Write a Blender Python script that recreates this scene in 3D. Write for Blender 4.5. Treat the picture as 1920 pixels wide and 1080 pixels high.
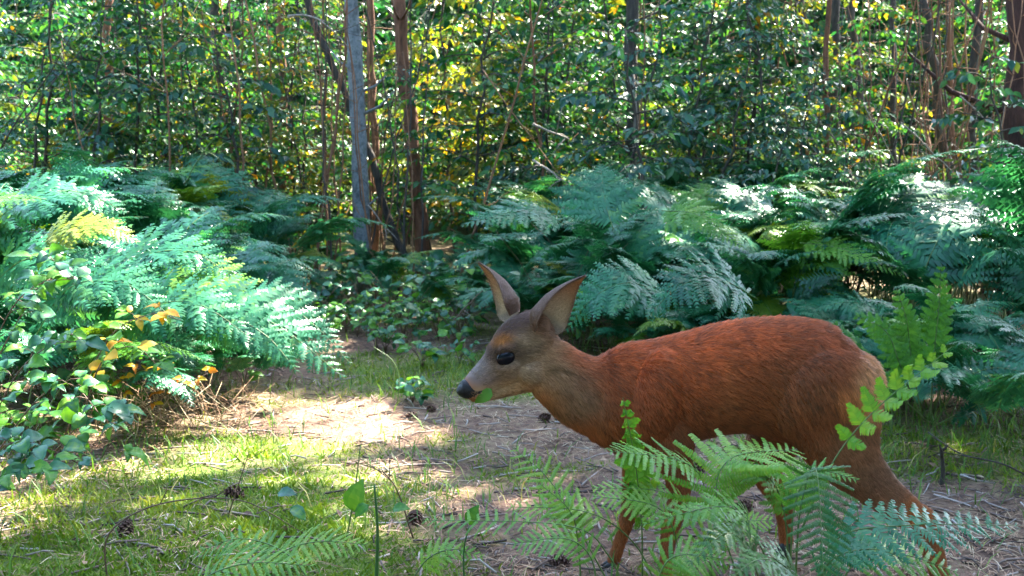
import bpy, math, random
import numpy as np
from mathutils import Vector, Matrix, noise as mnoise

for o in list(bpy.data.objects):
    bpy.data.objects.remove(o)
SC = bpy.context.scene
COL = SC.collection
R = math.radians
rng = np.random.default_rng(11)
random.seed(11)

# ------------------------------------------------------------------ camera
LENS = 38.6
CAM_H = 1.0
PITCH = 6.65
F = LENS / 36.0 * 1920.0
cam_d = bpy.data.cameras.new('camera')
cam_d.lens = LENS
cam_d.sensor_width = 36.0
cam_d.clip_start = 0.05
cam_d.clip_end = 500
cam = bpy.data.objects.new('camera', cam_d)
cam.location = (0, 0, CAM_H)
cam.rotation_euler = (R(90 - PITCH), 0, 0)
COL.objects.link(cam)
SC.camera = cam
cam_d.dof.use_dof = True
cam_d.dof.focus_distance = 2.5
cam_d.dof.aperture_fstop = 9.5

# ------------------------------------------------------------------ sky, sun, exposure
SUN_EL, SUN_H = R(50), np.array([0.60, 0.80])
SUN = np.array([SUN_H[0] * math.cos(SUN_EL), SUN_H[1] * math.cos(SUN_EL), math.sin(SUN_EL)])
world = bpy.data.worlds.new('World')
SC.world = world
world.use_nodes = True
wn = world.node_tree
bg = wn.nodes['Background']
sky = wn.nodes.new('ShaderNodeTexSky')
sky.sky_type = 'NISHITA'
sky.sun_disc = False
sky.sun_elevation = SUN_EL
sky.sun_rotation = math.atan2(SUN_H[0], SUN_H[1])
wn.links.new(sky.outputs[0], bg.inputs[0])
bg.inputs[1].default_value = 0.15
sun_d = bpy.data.lights.new('sun', 'SUN')
sun_d.energy = 5.0
sun_d.angle = R(0.5)
sun_d.color = (1.0, 0.94, 0.82)
sun = bpy.data.objects.new('sun', sun_d)
sun.rotation_euler = Vector(SUN).to_track_quat('Z', 'Y').to_euler()
COL.objects.link(sun)
SC.view_settings.view_transform = 'Standard'
SC.view_settings.look = 'None'
SC.view_settings.exposure = 3.65
SC.view_settings.gamma = 1.0
SC.view_settings.use_curve_mapping = False
SC.render.engine = 'CYCLES'
cy = SC.cycles
cy.max_bounces = 7
cy.diffuse_bounces = 4
cy.glossy_bounces = 2
cy.transmission_bounces = 4
cy.use_denoising = True
cy.sample_clamp_indirect = 6

# ------------------------------------------------------------------ helpers
def P(px, py, Y):
    """world point on the plane y = Y seen at photo pixel (px, py)"""
    dx = (px - 960) / F
    dz = -(py - 540) / F
    p = R(PITCH)
    dy = math.cos(p) + dz * math.sin(p)
    z = -math.sin(p) + dz * math.cos(p)
    k = Y / dy
    return np.array([dx * k, Y, CAM_H + z * k])

def pix(v):
    """photo pixel of world points (N,3)"""
    v = np.asarray(v, float).reshape(-1, 3)
    p = R(PITCH)
    x, y, z = v[:, 0], v[:, 1], v[:, 2] - CAM_H
    d = y * math.cos(p) - z * math.sin(p)
    u = y * math.sin(p) + z * math.cos(p)
    return 960 + F * x / d, 540 - F * u / d

def vnoise(x, y, seed=0):
    x = np.asarray(x, float); y = np.asarray(y, float)
    xi = np.floor(x).astype(np.int64); yi = np.floor(y).astype(np.int64)
    fx = x - xi; fy = y - yi
    fx = fx * fx * (3 - 2 * fx); fy = fy * fy * (3 - 2 * fy)
    def h(a, b):
        n = (a * 374761393 + b * 668265263 + seed * 974711) & 0x7fffffff
        n = ((n ^ (n >> 13)) * 1274126177) & 0x7fffffff
        return ((n ^ (n >> 16)) & 0xffff) / 65535.0
    a = h(xi, yi); b = h(xi + 1, yi); c = h(xi, yi + 1); d = h(xi + 1, yi + 1)
    return (a * (1 - fx) + b * fx) * (1 - fy) + (c * (1 - fx) + d * fx) * fy

def gz(x, y):
    """ground height"""
    x = np.asarray(x, float); y = np.asarray(y, float)
    z = 0.05 * (vnoise(x * 1.1, y * 1.1, 3) - 0.5) + 0.03 * (vnoise(x * 3.3, y * 3.3, 5) - 0.5)
    z = z + 0.016 * (vnoise(x * 11, y * 11, 7) - 0.5)
    far = np.clip((y - 16) / 30.0, 0, 1)
    return z + far * 1.5

def make_mesh(name, v, t, mats, mi=None, attrs=None, smooth=False):
    me = bpy.data.meshes.new(name)
    v = np.ascontiguousarray(v, dtype=np.float32); t = np.ascontiguousarray(t, dtype=np.int32)
    me.vertices.add(len(v)); me.vertices.foreach_set('co', v.ravel())
    me.loops.add(t.size); me.loops.foreach_set('vertex_index', t.ravel())
    me.polygons.add(len(t))
    me.polygons.foreach_set('loop_start', np.arange(0, t.size, t.shape[1], dtype=np.int32))
    for m in (mats if isinstance(mats, (list, tuple)) else [mats]):
        me.materials.append(m)
    if mi is not None:
        me.polygons.foreach_set('material_index', np.ascontiguousarray(mi, dtype=np.int32))
    for k, (dom, arr) in (attrs or {}).items():
        arr = np.asarray(arr, dtype=np.float32)
        if arr.ndim == 1:
            a = me.attributes.new(k, 'FLOAT', dom); a.data.foreach_set('value', arr)
        elif arr.shape[1] == 4:
            a = me.attributes.new(k, 'FLOAT_COLOR', dom); a.data.foreach_set('color', arr.ravel())
    me.update(calc_edges=True)
    if smooth:
        me.polygons.foreach_set('use_smooth', np.ones(len(t), dtype=bool))
    return me

def link(name, data, parent=None, loc=(0, 0, 0), rot=(0, 0, 0), scale=1.0):
    o = bpy.data.objects.new(name, data)
    COL.objects.link(o)
    if parent is not None:
        o.parent = parent
    o.location = loc
    o.rotation_euler = rot
    o.scale = (scale,) * 3 if np.isscalar(scale) else scale
    return o

def tag(o, label=None, cat=None, group=None, kind=None):
    if label: o['label'] = label
    if cat: o['category'] = cat
    if group: o['group'] = group
    if kind: o['kind'] = kind
    return o

def thing(name, loc, label, cat, group=None, rotz=0.0, scale=1.0):
    o = link(name, None, None, tuple(loc), (0, 0, rotz), scale)
    o.empty_display_size = 0.1
    return tag(o, label, cat, group)

class Buf:
    """collects triangles of one mesh object"""
    def __init__(s):
        s.v = []; s.t = []; s.m = []; s.a = []; s.n = 0
    def add(s, v, t, m=0, tint=0.5):
        v = np.asarray(v, float); t = np.asarray(t, int)
        s.v.append(v); s.t.append(t + s.n); s.n += len(v)
        s.m.append(np.full(len(t), m))
        s.a.append(np.full(len(t), tint) if np.isscalar(tint) else np.asarray(tint))
    def mesh(s, name, mats, smooth=False):
        return make_mesh(name, np.concatenate(s.v), np.concatenate(s.t), mats,
                         np.concatenate(s.m), {'tint': ('FACE', np.concatenate(s.a))}, smooth)

def catmull(pts, n):
    pts = np.asarray(pts, float)
    if len(pts) < 3:
        k = np.linspace(0, 1, n + 1)[:, None]
        return pts[0] * (1 - k) + pts[-1] * k
    ext = np.vstack([2 * pts[0] - pts[1], pts, 2 * pts[-1] - pts[-2]])
    out = []
    for i in range(len(pts) - 1):
        p0, p1, p2, p3 = ext[i:i + 4]
        for k in range(n):
            t = k / n
            out.append(0.5 * (2 * p1 + (p2 - p0) * t + (2 * p0 - 5 * p1 + 4 * p2 - p3) * t * t + (3 * p1 - p0 - 3 * p2 + p3) * t ** 3))
    out.append(pts[-1])
    return np.array(out)

def norm(a):
    a = np.asarray(a, float)
    return a / np.maximum(np.linalg.norm(a, axis=-1, keepdims=True), 1e-9)

def tube(pts, rad, seg=6):
    pts = np.asarray(pts, float); n = len(pts)
    rad = np.full(n, rad) if np.isscalar(rad) else np.asarray(rad, float)
    tan = norm(np.gradient(pts, axis=0))
    ref = np.array([0.0, 1, 0]) if abs(tan[0][1]) < 0.9 else np.array([1.0, 0, 0])
    a = norm(np.cross(tan, ref)); b = np.cross(tan, a)
    ang = np.arange(seg) * 2 * math.pi / seg
    ring = a[:, None, :] * np.cos(ang)[None, :, None] + b[:, None, :] * np.sin(ang)[None, :, None]
    v = (pts[:, None, :] + ring * rad[:, None, None]).reshape(-1, 3)
    i = np.arange(n - 1)[:, None] * seg; j = np.arange(seg)[None, :]; j2 = (j + 1) % seg
    q = np.stack([i + j, i + j2, i + seg + j2, i + seg + j], -1).reshape(-1, 4)
    t = np.vstack([q[:, [0, 1, 2]], q[:, [0, 2, 3]]])
    v = np.vstack([v, pts[:1], pts[-1:]])
    c0, c1 = n * seg, n * seg + 1
    jj = np.arange(seg); jj2 = (jj + 1) % seg
    t = np.vstack([t, np.stack([np.full(seg, c0), jj2, jj], -1), np.stack([np.full(seg, c1), (n - 1) * seg + jj, (n - 1) * seg + jj2], -1)])
    return v, t

def frames(d, up):
    """basis (N,3,3): rows = along, side, normal"""
    d = norm(d); s = norm(np.cross(up, d)); n = np.cross(d, s)
    return np.stack([d, s, n], 1)

def scatter(tv, tt, pos, B, sc):
    """copies template leaf to every position"""
    pos = np.asarray(pos, float); N = len(pos)
    sc = np.asarray(sc, float).reshape(N, -1)
    if sc.shape[1] == 1: sc = np.repeat(sc, 3, 1)
    v = np.einsum('ki,nij->nkj', tv, B * sc[:, :, None]) + pos[:, None, :]
    t = (tt[None] + (np.arange(N) * len(tv))[:, None, None]).reshape(-1, 3)
    return v.reshape(-1, 3), t

LEAF_V = np.array([[0, 0, 0], [.38, 0, -.03], [1, 0, -.14], [.12, .15, .02], [.12, -.15, .02], [.45, .27, .05], [.45, -.27, .05], [.78, .14, -.03], [.78, -.14, -.03]])
LEAF_T = np.array([[0, 1, 3], [3, 1, 5], [5, 1, 7], [7, 1, 2], [0, 4, 1], [4, 6, 1], [6, 8, 1], [8, 2, 1]])
LEAF4_V = np.array([[0, 0, 0], [.45, .26, .05], [.45, -.26, .05], [1, 0, -.12], [.45, 0, -.02]])
LEAF4_T = np.array([[0, 4, 1], [0, 2, 4], [1, 4, 3], [4, 2, 3]])
BLADE_V = np.array([[0, .5, 0], [0, -.5, 0], [.5, .38, .06], [.5, -.38, .06], [1, 0, -.05]])
BLADE_T = np.array([[0, 1, 2], [1, 3, 2], [2, 3, 4]])

# ------------------------------------------------------------------ materials
def new_mat(name):
    m = bpy.data.materials.new(name); m.use_nodes = True
    nt = m.node_tree; nt.nodes.clear()
    out = nt.nodes.new('ShaderNodeOutputMaterial')
    return m, nt, out

def node(nt, typ, **kw):
    n = nt.nodes.new(typ)
    for k, v in kw.items():
        if k.startswith('i_'):
            n.inputs[int(k[2:])].default_value = v
        else:
            setattr(n, k, v)
    return n

def ramp(nt, stops, interp='LINEAR'):
    r = nt.nodes.new('ShaderNodeValToRGB'); e = r.color_ramp; e.interpolation = interp
    while len(e.elements) > 1: e.elements.remove(e.elements[-1])
    e.elements[0].position = stops[0][0]; e.elements[0].color = (*stops[0][1], 1)
    for p, c in stops[1:]:
        x = e.elements.new(p); x.color = (*c, 1)
    return r

def leaf_mat(name, stops, trans=0.35, rough=0.4, tcol=(1.25, 1.15, 0.45), spec=0.5, noise_scale=9.0):
    m, nt, out = new_mat(name)
    L = nt.links.new
    at = node(nt, 'ShaderNodeAttribute', attribute_name='tint')
    oi = nt.nodes.new('ShaderNodeObjectInfo')
    ge = nt.nodes.new('ShaderNodeNewGeometry')
    no = node(nt, 'ShaderNodeTexNoise'); no.inputs['Scale'].default_value = noise_scale; no.inputs['Detail'].default_value = 3
    L(ge.outputs['Position'], no.inputs['Vector'])
    a1 = node(nt, 'ShaderNodeMath', operation='MULTIPLY_ADD', i_1=0.3); a1.inputs[2].default_value = -0.15
    L(oi.outputs['Random'], a1.inputs[0])
    a2 = node(nt, 'ShaderNodeMath', operation='ADD'); L(at.outputs['Fac'], a2.inputs[0]); L(a1.outputs[0], a2.inputs[1])
    a3 = node(nt, 'ShaderNodeMath', operation='MULTIPLY_ADD', i_1=0.5); L(no.outputs['Fac'], a3.inputs[0])
    a4 = node(nt, 'ShaderNodeMath', operation='SUBTRACT', i_1=0.25); L(a2.outputs[0], a4.inputs[0]); L(a4.outputs[0], a3.inputs[2])
    r = ramp(nt, stops); L(a3.outputs[0], r.inputs[0])
    pb = node(nt, 'ShaderNodeBsdfPrincipled'); pb.inputs['Roughness'].default_value = rough
    pb.inputs['Specular IOR Level'].default_value = spec * .55
    L(r.outputs[0], pb.inputs['Base Color'])
    tm = node(nt, 'ShaderNodeMixRGB', blend_type='MULTIPLY', i_0=1.0); L(r.outputs[0], tm.inputs[1]); tm.inputs[2].default_value = (*tcol, 1)
    tb = nt.nodes.new('ShaderNodeBsdfTranslucent'); L(tm.outputs[0], tb.inputs['Color'])
    mx = node(nt, 'ShaderNodeMixShader', i_0=trans); L(pb.outputs[0], mx.inputs[1]); L(tb.outputs[0], mx.inputs[2])
    L(mx.outputs[0], out.inputs[0])
    return m

def rough_mat(name, stops, scale=20, rough=0.85, stretch=(1, 1, 1), bump=0.4, spec=0.3, use_tint=False, detail=6):
    m, nt, out = new_mat(name)
    L = nt.links.new
    tc = nt.nodes.new('ShaderNodeTexCoord')
    mp = nt.nodes.new('ShaderNodeMapping'); mp.inputs['Scale'].default_value = stretch
    L(tc.outputs['Object'], mp.inputs[0])
    no = node(nt, 'ShaderNodeTexNoise'); no.inputs['Scale'].default_value = scale; no.inputs['Detail'].default_value = detail; no.inputs['Roughness'].default_value = 0.7
    L(mp.outputs[0], no.inputs['Vector'])
    r = ramp(nt, stops)
    if use_tint:
        at = node(nt, 'ShaderNodeAttribute', attribute_name='tint')
        ad = node(nt, 'ShaderNodeMath', operation='MULTIPLY_ADD', i_1=0.35); L(no.outputs['Fac'], ad.inputs[0])
        su = node(nt, 'ShaderNodeMath', operation='SUBTRACT', i_1=0.17); L(at.outputs['Fac'], su.inputs[0]); L(su.outputs[0], ad.inputs[2])
        L(ad.outputs[0], r.inputs[0])
    else:
        L(no.outputs['Fac'], r.inputs[0])
    pb = node(nt, 'ShaderNodeBsdfPrincipled'); pb.inputs['Roughness'].default_value = rough
    pb.inputs['Specular IOR Level'].default_value = spec
    L(r.outputs[0], pb.inputs['Base Color'])
    if bump:
        b = node(nt, 'ShaderNodeBump'); b.inputs['Strength'].default_value = bump; b.inputs['Distance'].default_value = 0.01
        L(no.outputs['Fac'], b.inputs['Height']); L(b.outputs[0], pb.inputs['Normal'])
    L(pb.outputs[0], out.inputs[0])
    return m

M = {}
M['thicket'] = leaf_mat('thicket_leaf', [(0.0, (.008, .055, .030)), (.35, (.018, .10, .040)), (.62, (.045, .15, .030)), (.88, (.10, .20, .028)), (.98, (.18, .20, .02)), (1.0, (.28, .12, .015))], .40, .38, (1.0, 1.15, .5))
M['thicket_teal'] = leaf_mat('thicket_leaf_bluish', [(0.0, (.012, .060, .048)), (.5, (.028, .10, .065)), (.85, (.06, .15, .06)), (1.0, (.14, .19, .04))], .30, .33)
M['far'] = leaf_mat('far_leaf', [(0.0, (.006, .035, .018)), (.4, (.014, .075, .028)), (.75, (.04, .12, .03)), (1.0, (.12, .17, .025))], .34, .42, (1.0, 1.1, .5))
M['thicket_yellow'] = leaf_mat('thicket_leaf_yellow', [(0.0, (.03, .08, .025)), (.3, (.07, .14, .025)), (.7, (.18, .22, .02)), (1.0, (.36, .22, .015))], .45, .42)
M['bracken'] = leaf_mat('bracken_leaf', [(0.0, (.008, .060, .034)), (.4, (.017, .12, .060)), (.75, (.038, .185, .082)), (1.0, (.10, .25, .06))], .30, .36, (1.1, 1.2, .6), .48)
M['bracken_yellow'] = leaf_mat('bracken_leaf_yellowing', [(0.0, (.05, .15, .02)), (.5, (.12, .22, .02)), (1.0, (.26, .27, .025))], .35, .42)
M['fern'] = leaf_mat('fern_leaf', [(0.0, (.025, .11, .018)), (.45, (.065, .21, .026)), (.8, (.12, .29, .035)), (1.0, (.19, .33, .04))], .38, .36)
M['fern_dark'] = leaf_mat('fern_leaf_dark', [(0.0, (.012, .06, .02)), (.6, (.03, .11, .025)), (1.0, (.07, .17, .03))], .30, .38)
M['bramble'] = leaf_mat('bramble_leaf', [(0.0, (.014, .065, .042)), (.45, (.028, .125, .068)), (.8, (.055, .18, .065)), (1.0, (.11, .24, .04))], .30, .36, (1.2, 1.2, .5), .75, 25)
M['yellow_leaf'] = leaf_mat('yellow_leaf', [(0.0, (.30, .25, .02)), (.6, (.5, .33, .02)), (1.0, (.55, .2, .02))], .4, .45)
M['orange_leaf'] = leaf_mat('orange_leaf', [(0.0, (.35, .13, .015)), (1.0, (.5, .18, .02))], .4, .5)
M['fern_stem'] = rough_mat('fern_stem', [(0.3, (.05, .12, .03)), (.7, (.12, .17, .05))], 30, .5, bump=0)
M['cane'] = rough_mat('cane', [(0.3, (.07, .045, .03)), (.7, (.14, .08, .05))], 30, .6, bump=0)
M['green_stem'] = rough_mat('green_stem', [(0.3, (.02, .08, .02)), (.7, (.05, .13, .03))], 20, .5, bump=0)
M['bark_grey'] = rough_mat('bark_grey', [(0.3, (.045, .055, .055)), (.45, (.11, .125, .135)), (.55, (.19, .205, .22)), (.62, (.09, .105, .09)), (.75, (.22, .235, .24))], 7, .8, (3, 3, 2.2), .8)
M['bark_brown'] = rough_mat('bark_brown', [(0.3, (.055, .028, .018)), (.55, (.17, .075, .042)), (.75, (.24, .12, .075))], 14, .9, (3, 3, .6), 1.0)
M['bark_dark'] = rough_mat('bark_dark', [(0.3, (.022, .020, .018)), (.55, (.06, .05, .042)), (.8, (.12, .10, .085))], 14, .9, (3, 3, .5), 1.0)
M['bark_red'] = rough_mat('bark_red', [(0.3, (.018, .010, .009)), (.55, (.06, .026, .020)), (.8, (.12, .06, .045))], 12, .9, (3, 3, .5), 1.0)
M['wood_pale'] = rough_mat('wood_pale', [(0.3, (.12, .09, .07)), (.7, (.34, .29, .25))], 18, .8, (3, 3, .5), .3)
M['dead_stem'] = rough_mat('dead_stem', [(0.3, (.10, .045, .025)), (.6, (.24, .12, .065)), (.8, (.36, .22, .14))], 3, .85, bump=0)
M['needle'] = rough_mat('pine_needle', [(0.0, (.07, .042, .035)), (.25, (.17, .085, .05)), (.5, (.30, .18, .11)), (.75, (.42, .31, .19)), (1.0, (.52, .45, .32))], 40, .75, bump=0, use_tint=True)
M['twig'] = rough_mat('twig', [(0.0, (.06, .045, .04)), (.5, (.17, .12, .10)), (1.0, (.40, .35, .31))], 60, .8, bump=.2, use_tint=True)
M['moss'] = leaf_mat('moss', [(0.0, (.05, .12, .012)), (.4, (.12, .21, .018)), (.75, (.22, .30, .03)), (1.0, (.36, .36, .08))], .30, .6, noise_scale=4)
M['grass'] = leaf_mat('grass', [(0.0, (.03, .10, .02)), (.5, (.07, .18, .03)), (.85, (.15, .24, .04)), (1.0, (.36, .32, .12))], .35, .45, noise_scale=4)
M['cone'] = rough_mat('cone', [(0.3, (.035, .018, .016)), (.55, (.12, .06, .045)), (.75, (.28, .17, .13))], 90, .7, bump=.3)
M['hoof'] = rough_mat('hoof', [(0.3, (.012, .010, .010)), (.7, (.035, .028, .025))], 40, .45, bump=.1)
M['nose'] = rough_mat('nose', [(0.3, (.006, .006, .009)), (.7, (.016, .015, .02))], 220, .45, bump=.35, spec=.3)
M['stump'] = rough_mat('stump_bark', [(0.3, (.03, .026, .026)), (.6, (.09, .08, .078)), (.8, (.16, .15, .15))], 22, .9, (2, 2, .6), 1.0)

def eye_mat():
    m, nt, out = new_mat('eye')
    pb = node(nt, 'ShaderNodeBsdfPrincipled')
    lw = node(nt, 'ShaderNodeLayerWeight'); lw.inputs[0].default_value = 0.35
    r = ramp(nt, [(0.0, (.004, .004, .008)), (.55, (.008, .007, .012)), (1.0, (.05, .025, .012))])
    nt.links.new(lw.outputs['Facing'], r.inputs[0]); nt.links.new(r.outputs[0], pb.inputs['Base Color'])
    pb.inputs['Roughness'].default_value = 0.04
    pb.inputs['Specular IOR Level'].default_value = 0.18
    nt.links.new(pb.outputs[0], out.inputs[0])
    return m
M['eye'] = eye_mat()

def ground_mat():
    m, nt, out = new_mat('forest_floor')
    L = nt.links.new
    ge = nt.nodes.new('ShaderNodeNewGeometry')
    at = node(nt, 'ShaderNodeAttribute', attribute_name='moss')
    n1 = node(nt, 'ShaderNodeTexNoise'); n1.inputs['Scale'].default_value = 26; n1.inputs['Detail'].default_value = 8; n1.inputs['Roughness'].default_value = .75
    n2 = node(nt, 'ShaderNodeTexNoise'); n2.inputs['Scale'].default_value = 3.2; n2.inputs['Detail'].default_value = 5
    n3 = node(nt, 'ShaderNodeTexNoise'); n3.inputs['Scale'].default_value = 60; n3.inputs['Detail'].default_value = 6
    for n in (n1, n2, n3): L(ge.outputs['Position'], n.inputs['Vector'])
    rl = ramp(nt, [(0.25, (.035, .022, .018)), (.42, (.10, .058, .042)), (.55, (.18, .115, .078)), (.7, (.28, .20, .125)), (.85, (.15, .08, .058))])
    ad = node(nt, 'ShaderNodeMath', operation='MULTIPLY_ADD', i_1=.5); L(n2.outputs['Fac'], ad.inputs[0])
    sb = node(nt, 'ShaderNodeMath', operation='SUBTRACT', i_1=.25); L(n1.outputs['Fac'], sb.inputs[0]); L(sb.outputs[0], ad.inputs[2])
    L(ad.outputs[0], rl.inputs[0])
    rm = ramp(nt, [(0.25, (.03, .05, .012)), (.5, (.09, .13, .02)), (.75, (.20, .23, .045))]); L(n3.outputs['Fac'], rm.inputs[0])
    mx = nt.nodes.new('ShaderNodeMixRGB'); L(rl.outputs[0], mx.inputs[1]); L(rm.outputs[0], mx.inputs[2])
    mf = node(nt, 'ShaderNodeMath', operation='MULTIPLY_ADD', i_1=.9); mf.use_clamp = True
    m2 = node(nt, 'ShaderNodeMath', operation='SUBTRACT', i_1=.5); L(n1.outputs['Fac'], m2.inputs[0]); L(m2.outputs[0], mf.inputs[0]); L(at.outputs['Fac'], mf.inputs[2])
    L(mf.outputs[0], mx.inputs[0])
    pb = node(nt, 'ShaderNodeBsdfPrincipled'); pb.inputs['Roughness'].default_value = .9; pb.inputs['Specular IOR Level'].default_value = .2
    L(mx.outputs[0], pb.inputs['Base Color'])
    b = node(nt, 'ShaderNodeBump'); b.inputs['Strength'].default_value = .8; b.inputs['Distance'].default_value = .012
    L(n1.outputs['Fac'], b.inputs['Height']); L(b.outputs[0], pb.inputs['Normal'])
    L(pb.outputs[0], out.inputs[0])
    return m
M['ground'] = ground_mat()

# ------------------------------------------------------------------ ground
def moss_mask(x, y):
    """0 = bare needle litter, 1 = thick moss or grass"""
    x = np.asarray(x, float); y = np.asarray(y, float)
    n = vnoise(x * 2.2, y * 2.2, 21) * .5 + vnoise(x * 5, y * 7, 22) * .5
    g = lambda cx, cy, sx, sy: np.exp(-((x - cx) / sx) ** 2 - ((y - cy) / sy) ** 2)
    z = 1.15 * g(-.95, 3.0, .62, .75) + .8 * g(-.5, 2.5, .55, .25) + .35 * g(-.2, 3.0, .3, .25) + .9 * g(.0, 5.1, .7, .5) + .8 * g(-.55, 5.0, .35, .4) + 1.0 * g(1.7, 3.75, .8, .45) + .6 * g(-.9, 3.8, .4, .15)
    z = z + .55 * g(.0, 3.45, .28, .10) + .5 * g(-.1, 3.95, .3, .08) + .25 * g(-.75, 3.6, .4, .2) + .5 * g(.45, 4.5, .35, .3)
    z = z - 1.0 * g(-.7, 4.15, .5, .20) - .8 * g(.4, 3.1, .5, .45) - .7 * g(.2, 4.1, .7, .16) + .5 * g(-.3, 4.65, .6, .25) + .4 * g(.5, 3.55, .4, .12) - .6 * g(1.3, 2.9, .5, .4)
    far = np.clip((y - 6) / 2, 0, 1) * .4
    return np.clip(z * .85 + (n - .5) * 1.5 + far, 0, 1)

def axis(lo, hi, step, ext):
    core = np.arange(lo, hi + 1e-6, step)
    g = []; d = step; p = hi
    while p < ext: d *= 1.25; p += d; g.append(p)
    h = []; d = step; p = lo
    while p > -ext: d *= 1.25; p -= d; h.append(p)
    return np.array(h[::-1] + list(core) + g)
gx = axis(-3.2, 3.2, .035, 120); gy = axis(1.6, 7.5, .035, 160)
GX, GY = np.meshgrid(gx, gy)
gv = np.stack([GX, GY, gz(GX, GY)], -1).reshape(-1, 3)
nx = len(gx); ii = (np.arange(len(gy) - 1)[:, None] * nx + np.arange(nx - 1)[None]).ravel()
gt = np.stack([ii, ii + 1, ii + nx + 1, ii + nx], -1)
ground = link('ground', make_mesh('ground', gv, gt, M['ground'], None, {'moss': ('POINT', moss_mask(GX, GY).ravel())}, True))
tag(ground, 'forest floor of moss and pine needle litter', None, None, 'structure')

# ------------------------------------------------------------------ tall trees (their crowns shade the clearing)
SUNNY = [((-2.0, 10.0, 1.5), (1.0, 10.0, 1.9), 1.0, .85), ((2.2, 10.5, 2.0), (4.5, 10.5, 1.8), .9, .8), ((-5, 10.5, 1.8), (-3, 10.5, 1.8), .9, .8), ((-1.75, 3.35, .6), (-1.3, 3.3, .62), .34, .92),
    ((-2.3, 4.6, .75), (-.9, 4.3, .35), .62, .92), ((-1.2, 3.6, .0), (-.8, 3.55, .0), .28, .75),  # axis point a, axis point b, radius, share of leaves missing there: gaps the sun falls through
    ((-1.02, 4.34, 0), (-.36, 3.92, 0), .185, 1.0),
    ((-1.6, 4.4, .55), (-1.0, 4.3, .45), .48, 1.0),
    ((-1.1, 4.2, .32), (-.70, 4.15, .18), .38, 1.0),
    ((-2.0, 3.9, .55), (-1.6, 3.9, .5), .40, .92),
    ((-1.35, 4.15, .15), (-1.15, 4.0, .0), .24, .9),
    ((-1.2, 3.3, 0), (-.6, 3.1, 0), .48, .68),
    ((-.3, 4.0, 0), (.6, 3.95, 0), .16, .55),
    ((-.5, 3.4, 0), (0.2, 3.3, 0), .20, .75),
    ((-.6, 2.75, 0), (0.1, 2.75, 0), .28, .60),
    ((1.5, 6.0, .75), (2.5, 5.6, .8), .50, .75),
    ((.5, 6.4, .75), (1.3, 6.0, .75), .38, .80),
    ((-1.7, 6.2, .85), (-1.0, 6.0, .6), .42, .85),
    ((-2.4, 5.2, .95), (-1.8, 5.2, .8), .35, .8),
    ((-.6, 7.4, .4), (.3, 7.0, .4), .40, .8),
    ((-1.3, 6.0, .1), (-.2, 5.9, .15), .30, .65),
    ((1.6, 3.9, 0), (1.9, 4.2, .0), .25, .7),
]
def lit_keep(p, r_):
    keep = np.ones(len(p), bool)
    for a, b, rad, share in SUNNY:
        a = np.array(a, float); b = np.array(b, float)
        best = np.full(len(p), 1e9)
        for k in np.linspace(0, 1, 9):
            q = p - (a * (1 - k) + b * k)
            d = np.linalg.norm(q - (q @ SUN)[:, None] * SUN, axis=1)
            best = np.minimum(best, d)
        keep &= ~((best < rad) & (r_.random(len(p)) < share))
    return keep

def crown_mesh(name, centre, rx, rz, n, leaf, seed, mat):
    r_ = np.random.default_rng(seed)
    nb = max(12, n // 60)
    u = norm(r_.normal(size=(nb, 3))); rad = r_.random(nb) ** .45
    bc = u * rad[:, None] * np.array([rx, rx, rz])
    idx = r_.integers(0, nb, n)
    p = bc[idx] + r_.normal(size=(n, 3)) * np.array([.34, .34, .13]) * (rx / 2.4)
    world_p = p + centre
    k = lit_keep(world_p, r_); p = p[k]; n = len(p)
    az = r_.random(n) * 2 * math.pi
    d = np.stack([np.cos(az), np.sin(az), r_.normal(size=n) * .25 - .15], -1)
    up = np.stack([r_.normal(size=n) * .35, r_.normal(size=n) * .35, np.ones(n)], -1)
    v, t = scatter(LEAF4_V, LEAF4_T, p + centre, frames(d, up), leaf * (.7 + .6 * r_.random(n)))
    return v, t, np.repeat(r_.random(n), len(LEAF4_T))

def wobble(a, b, n, amp, r_):
    k = np.linspace(0, 1, n)[:, None]
    p = np.asarray(a) * (1 - k) + np.asarray(b) * k
    w = np.cumsum(r_.normal(size=(n, 3)), 0); w -= w[0]; w = w - k * w[-1]
    return p + w * amp * np.array([1, 1, .1])

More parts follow.
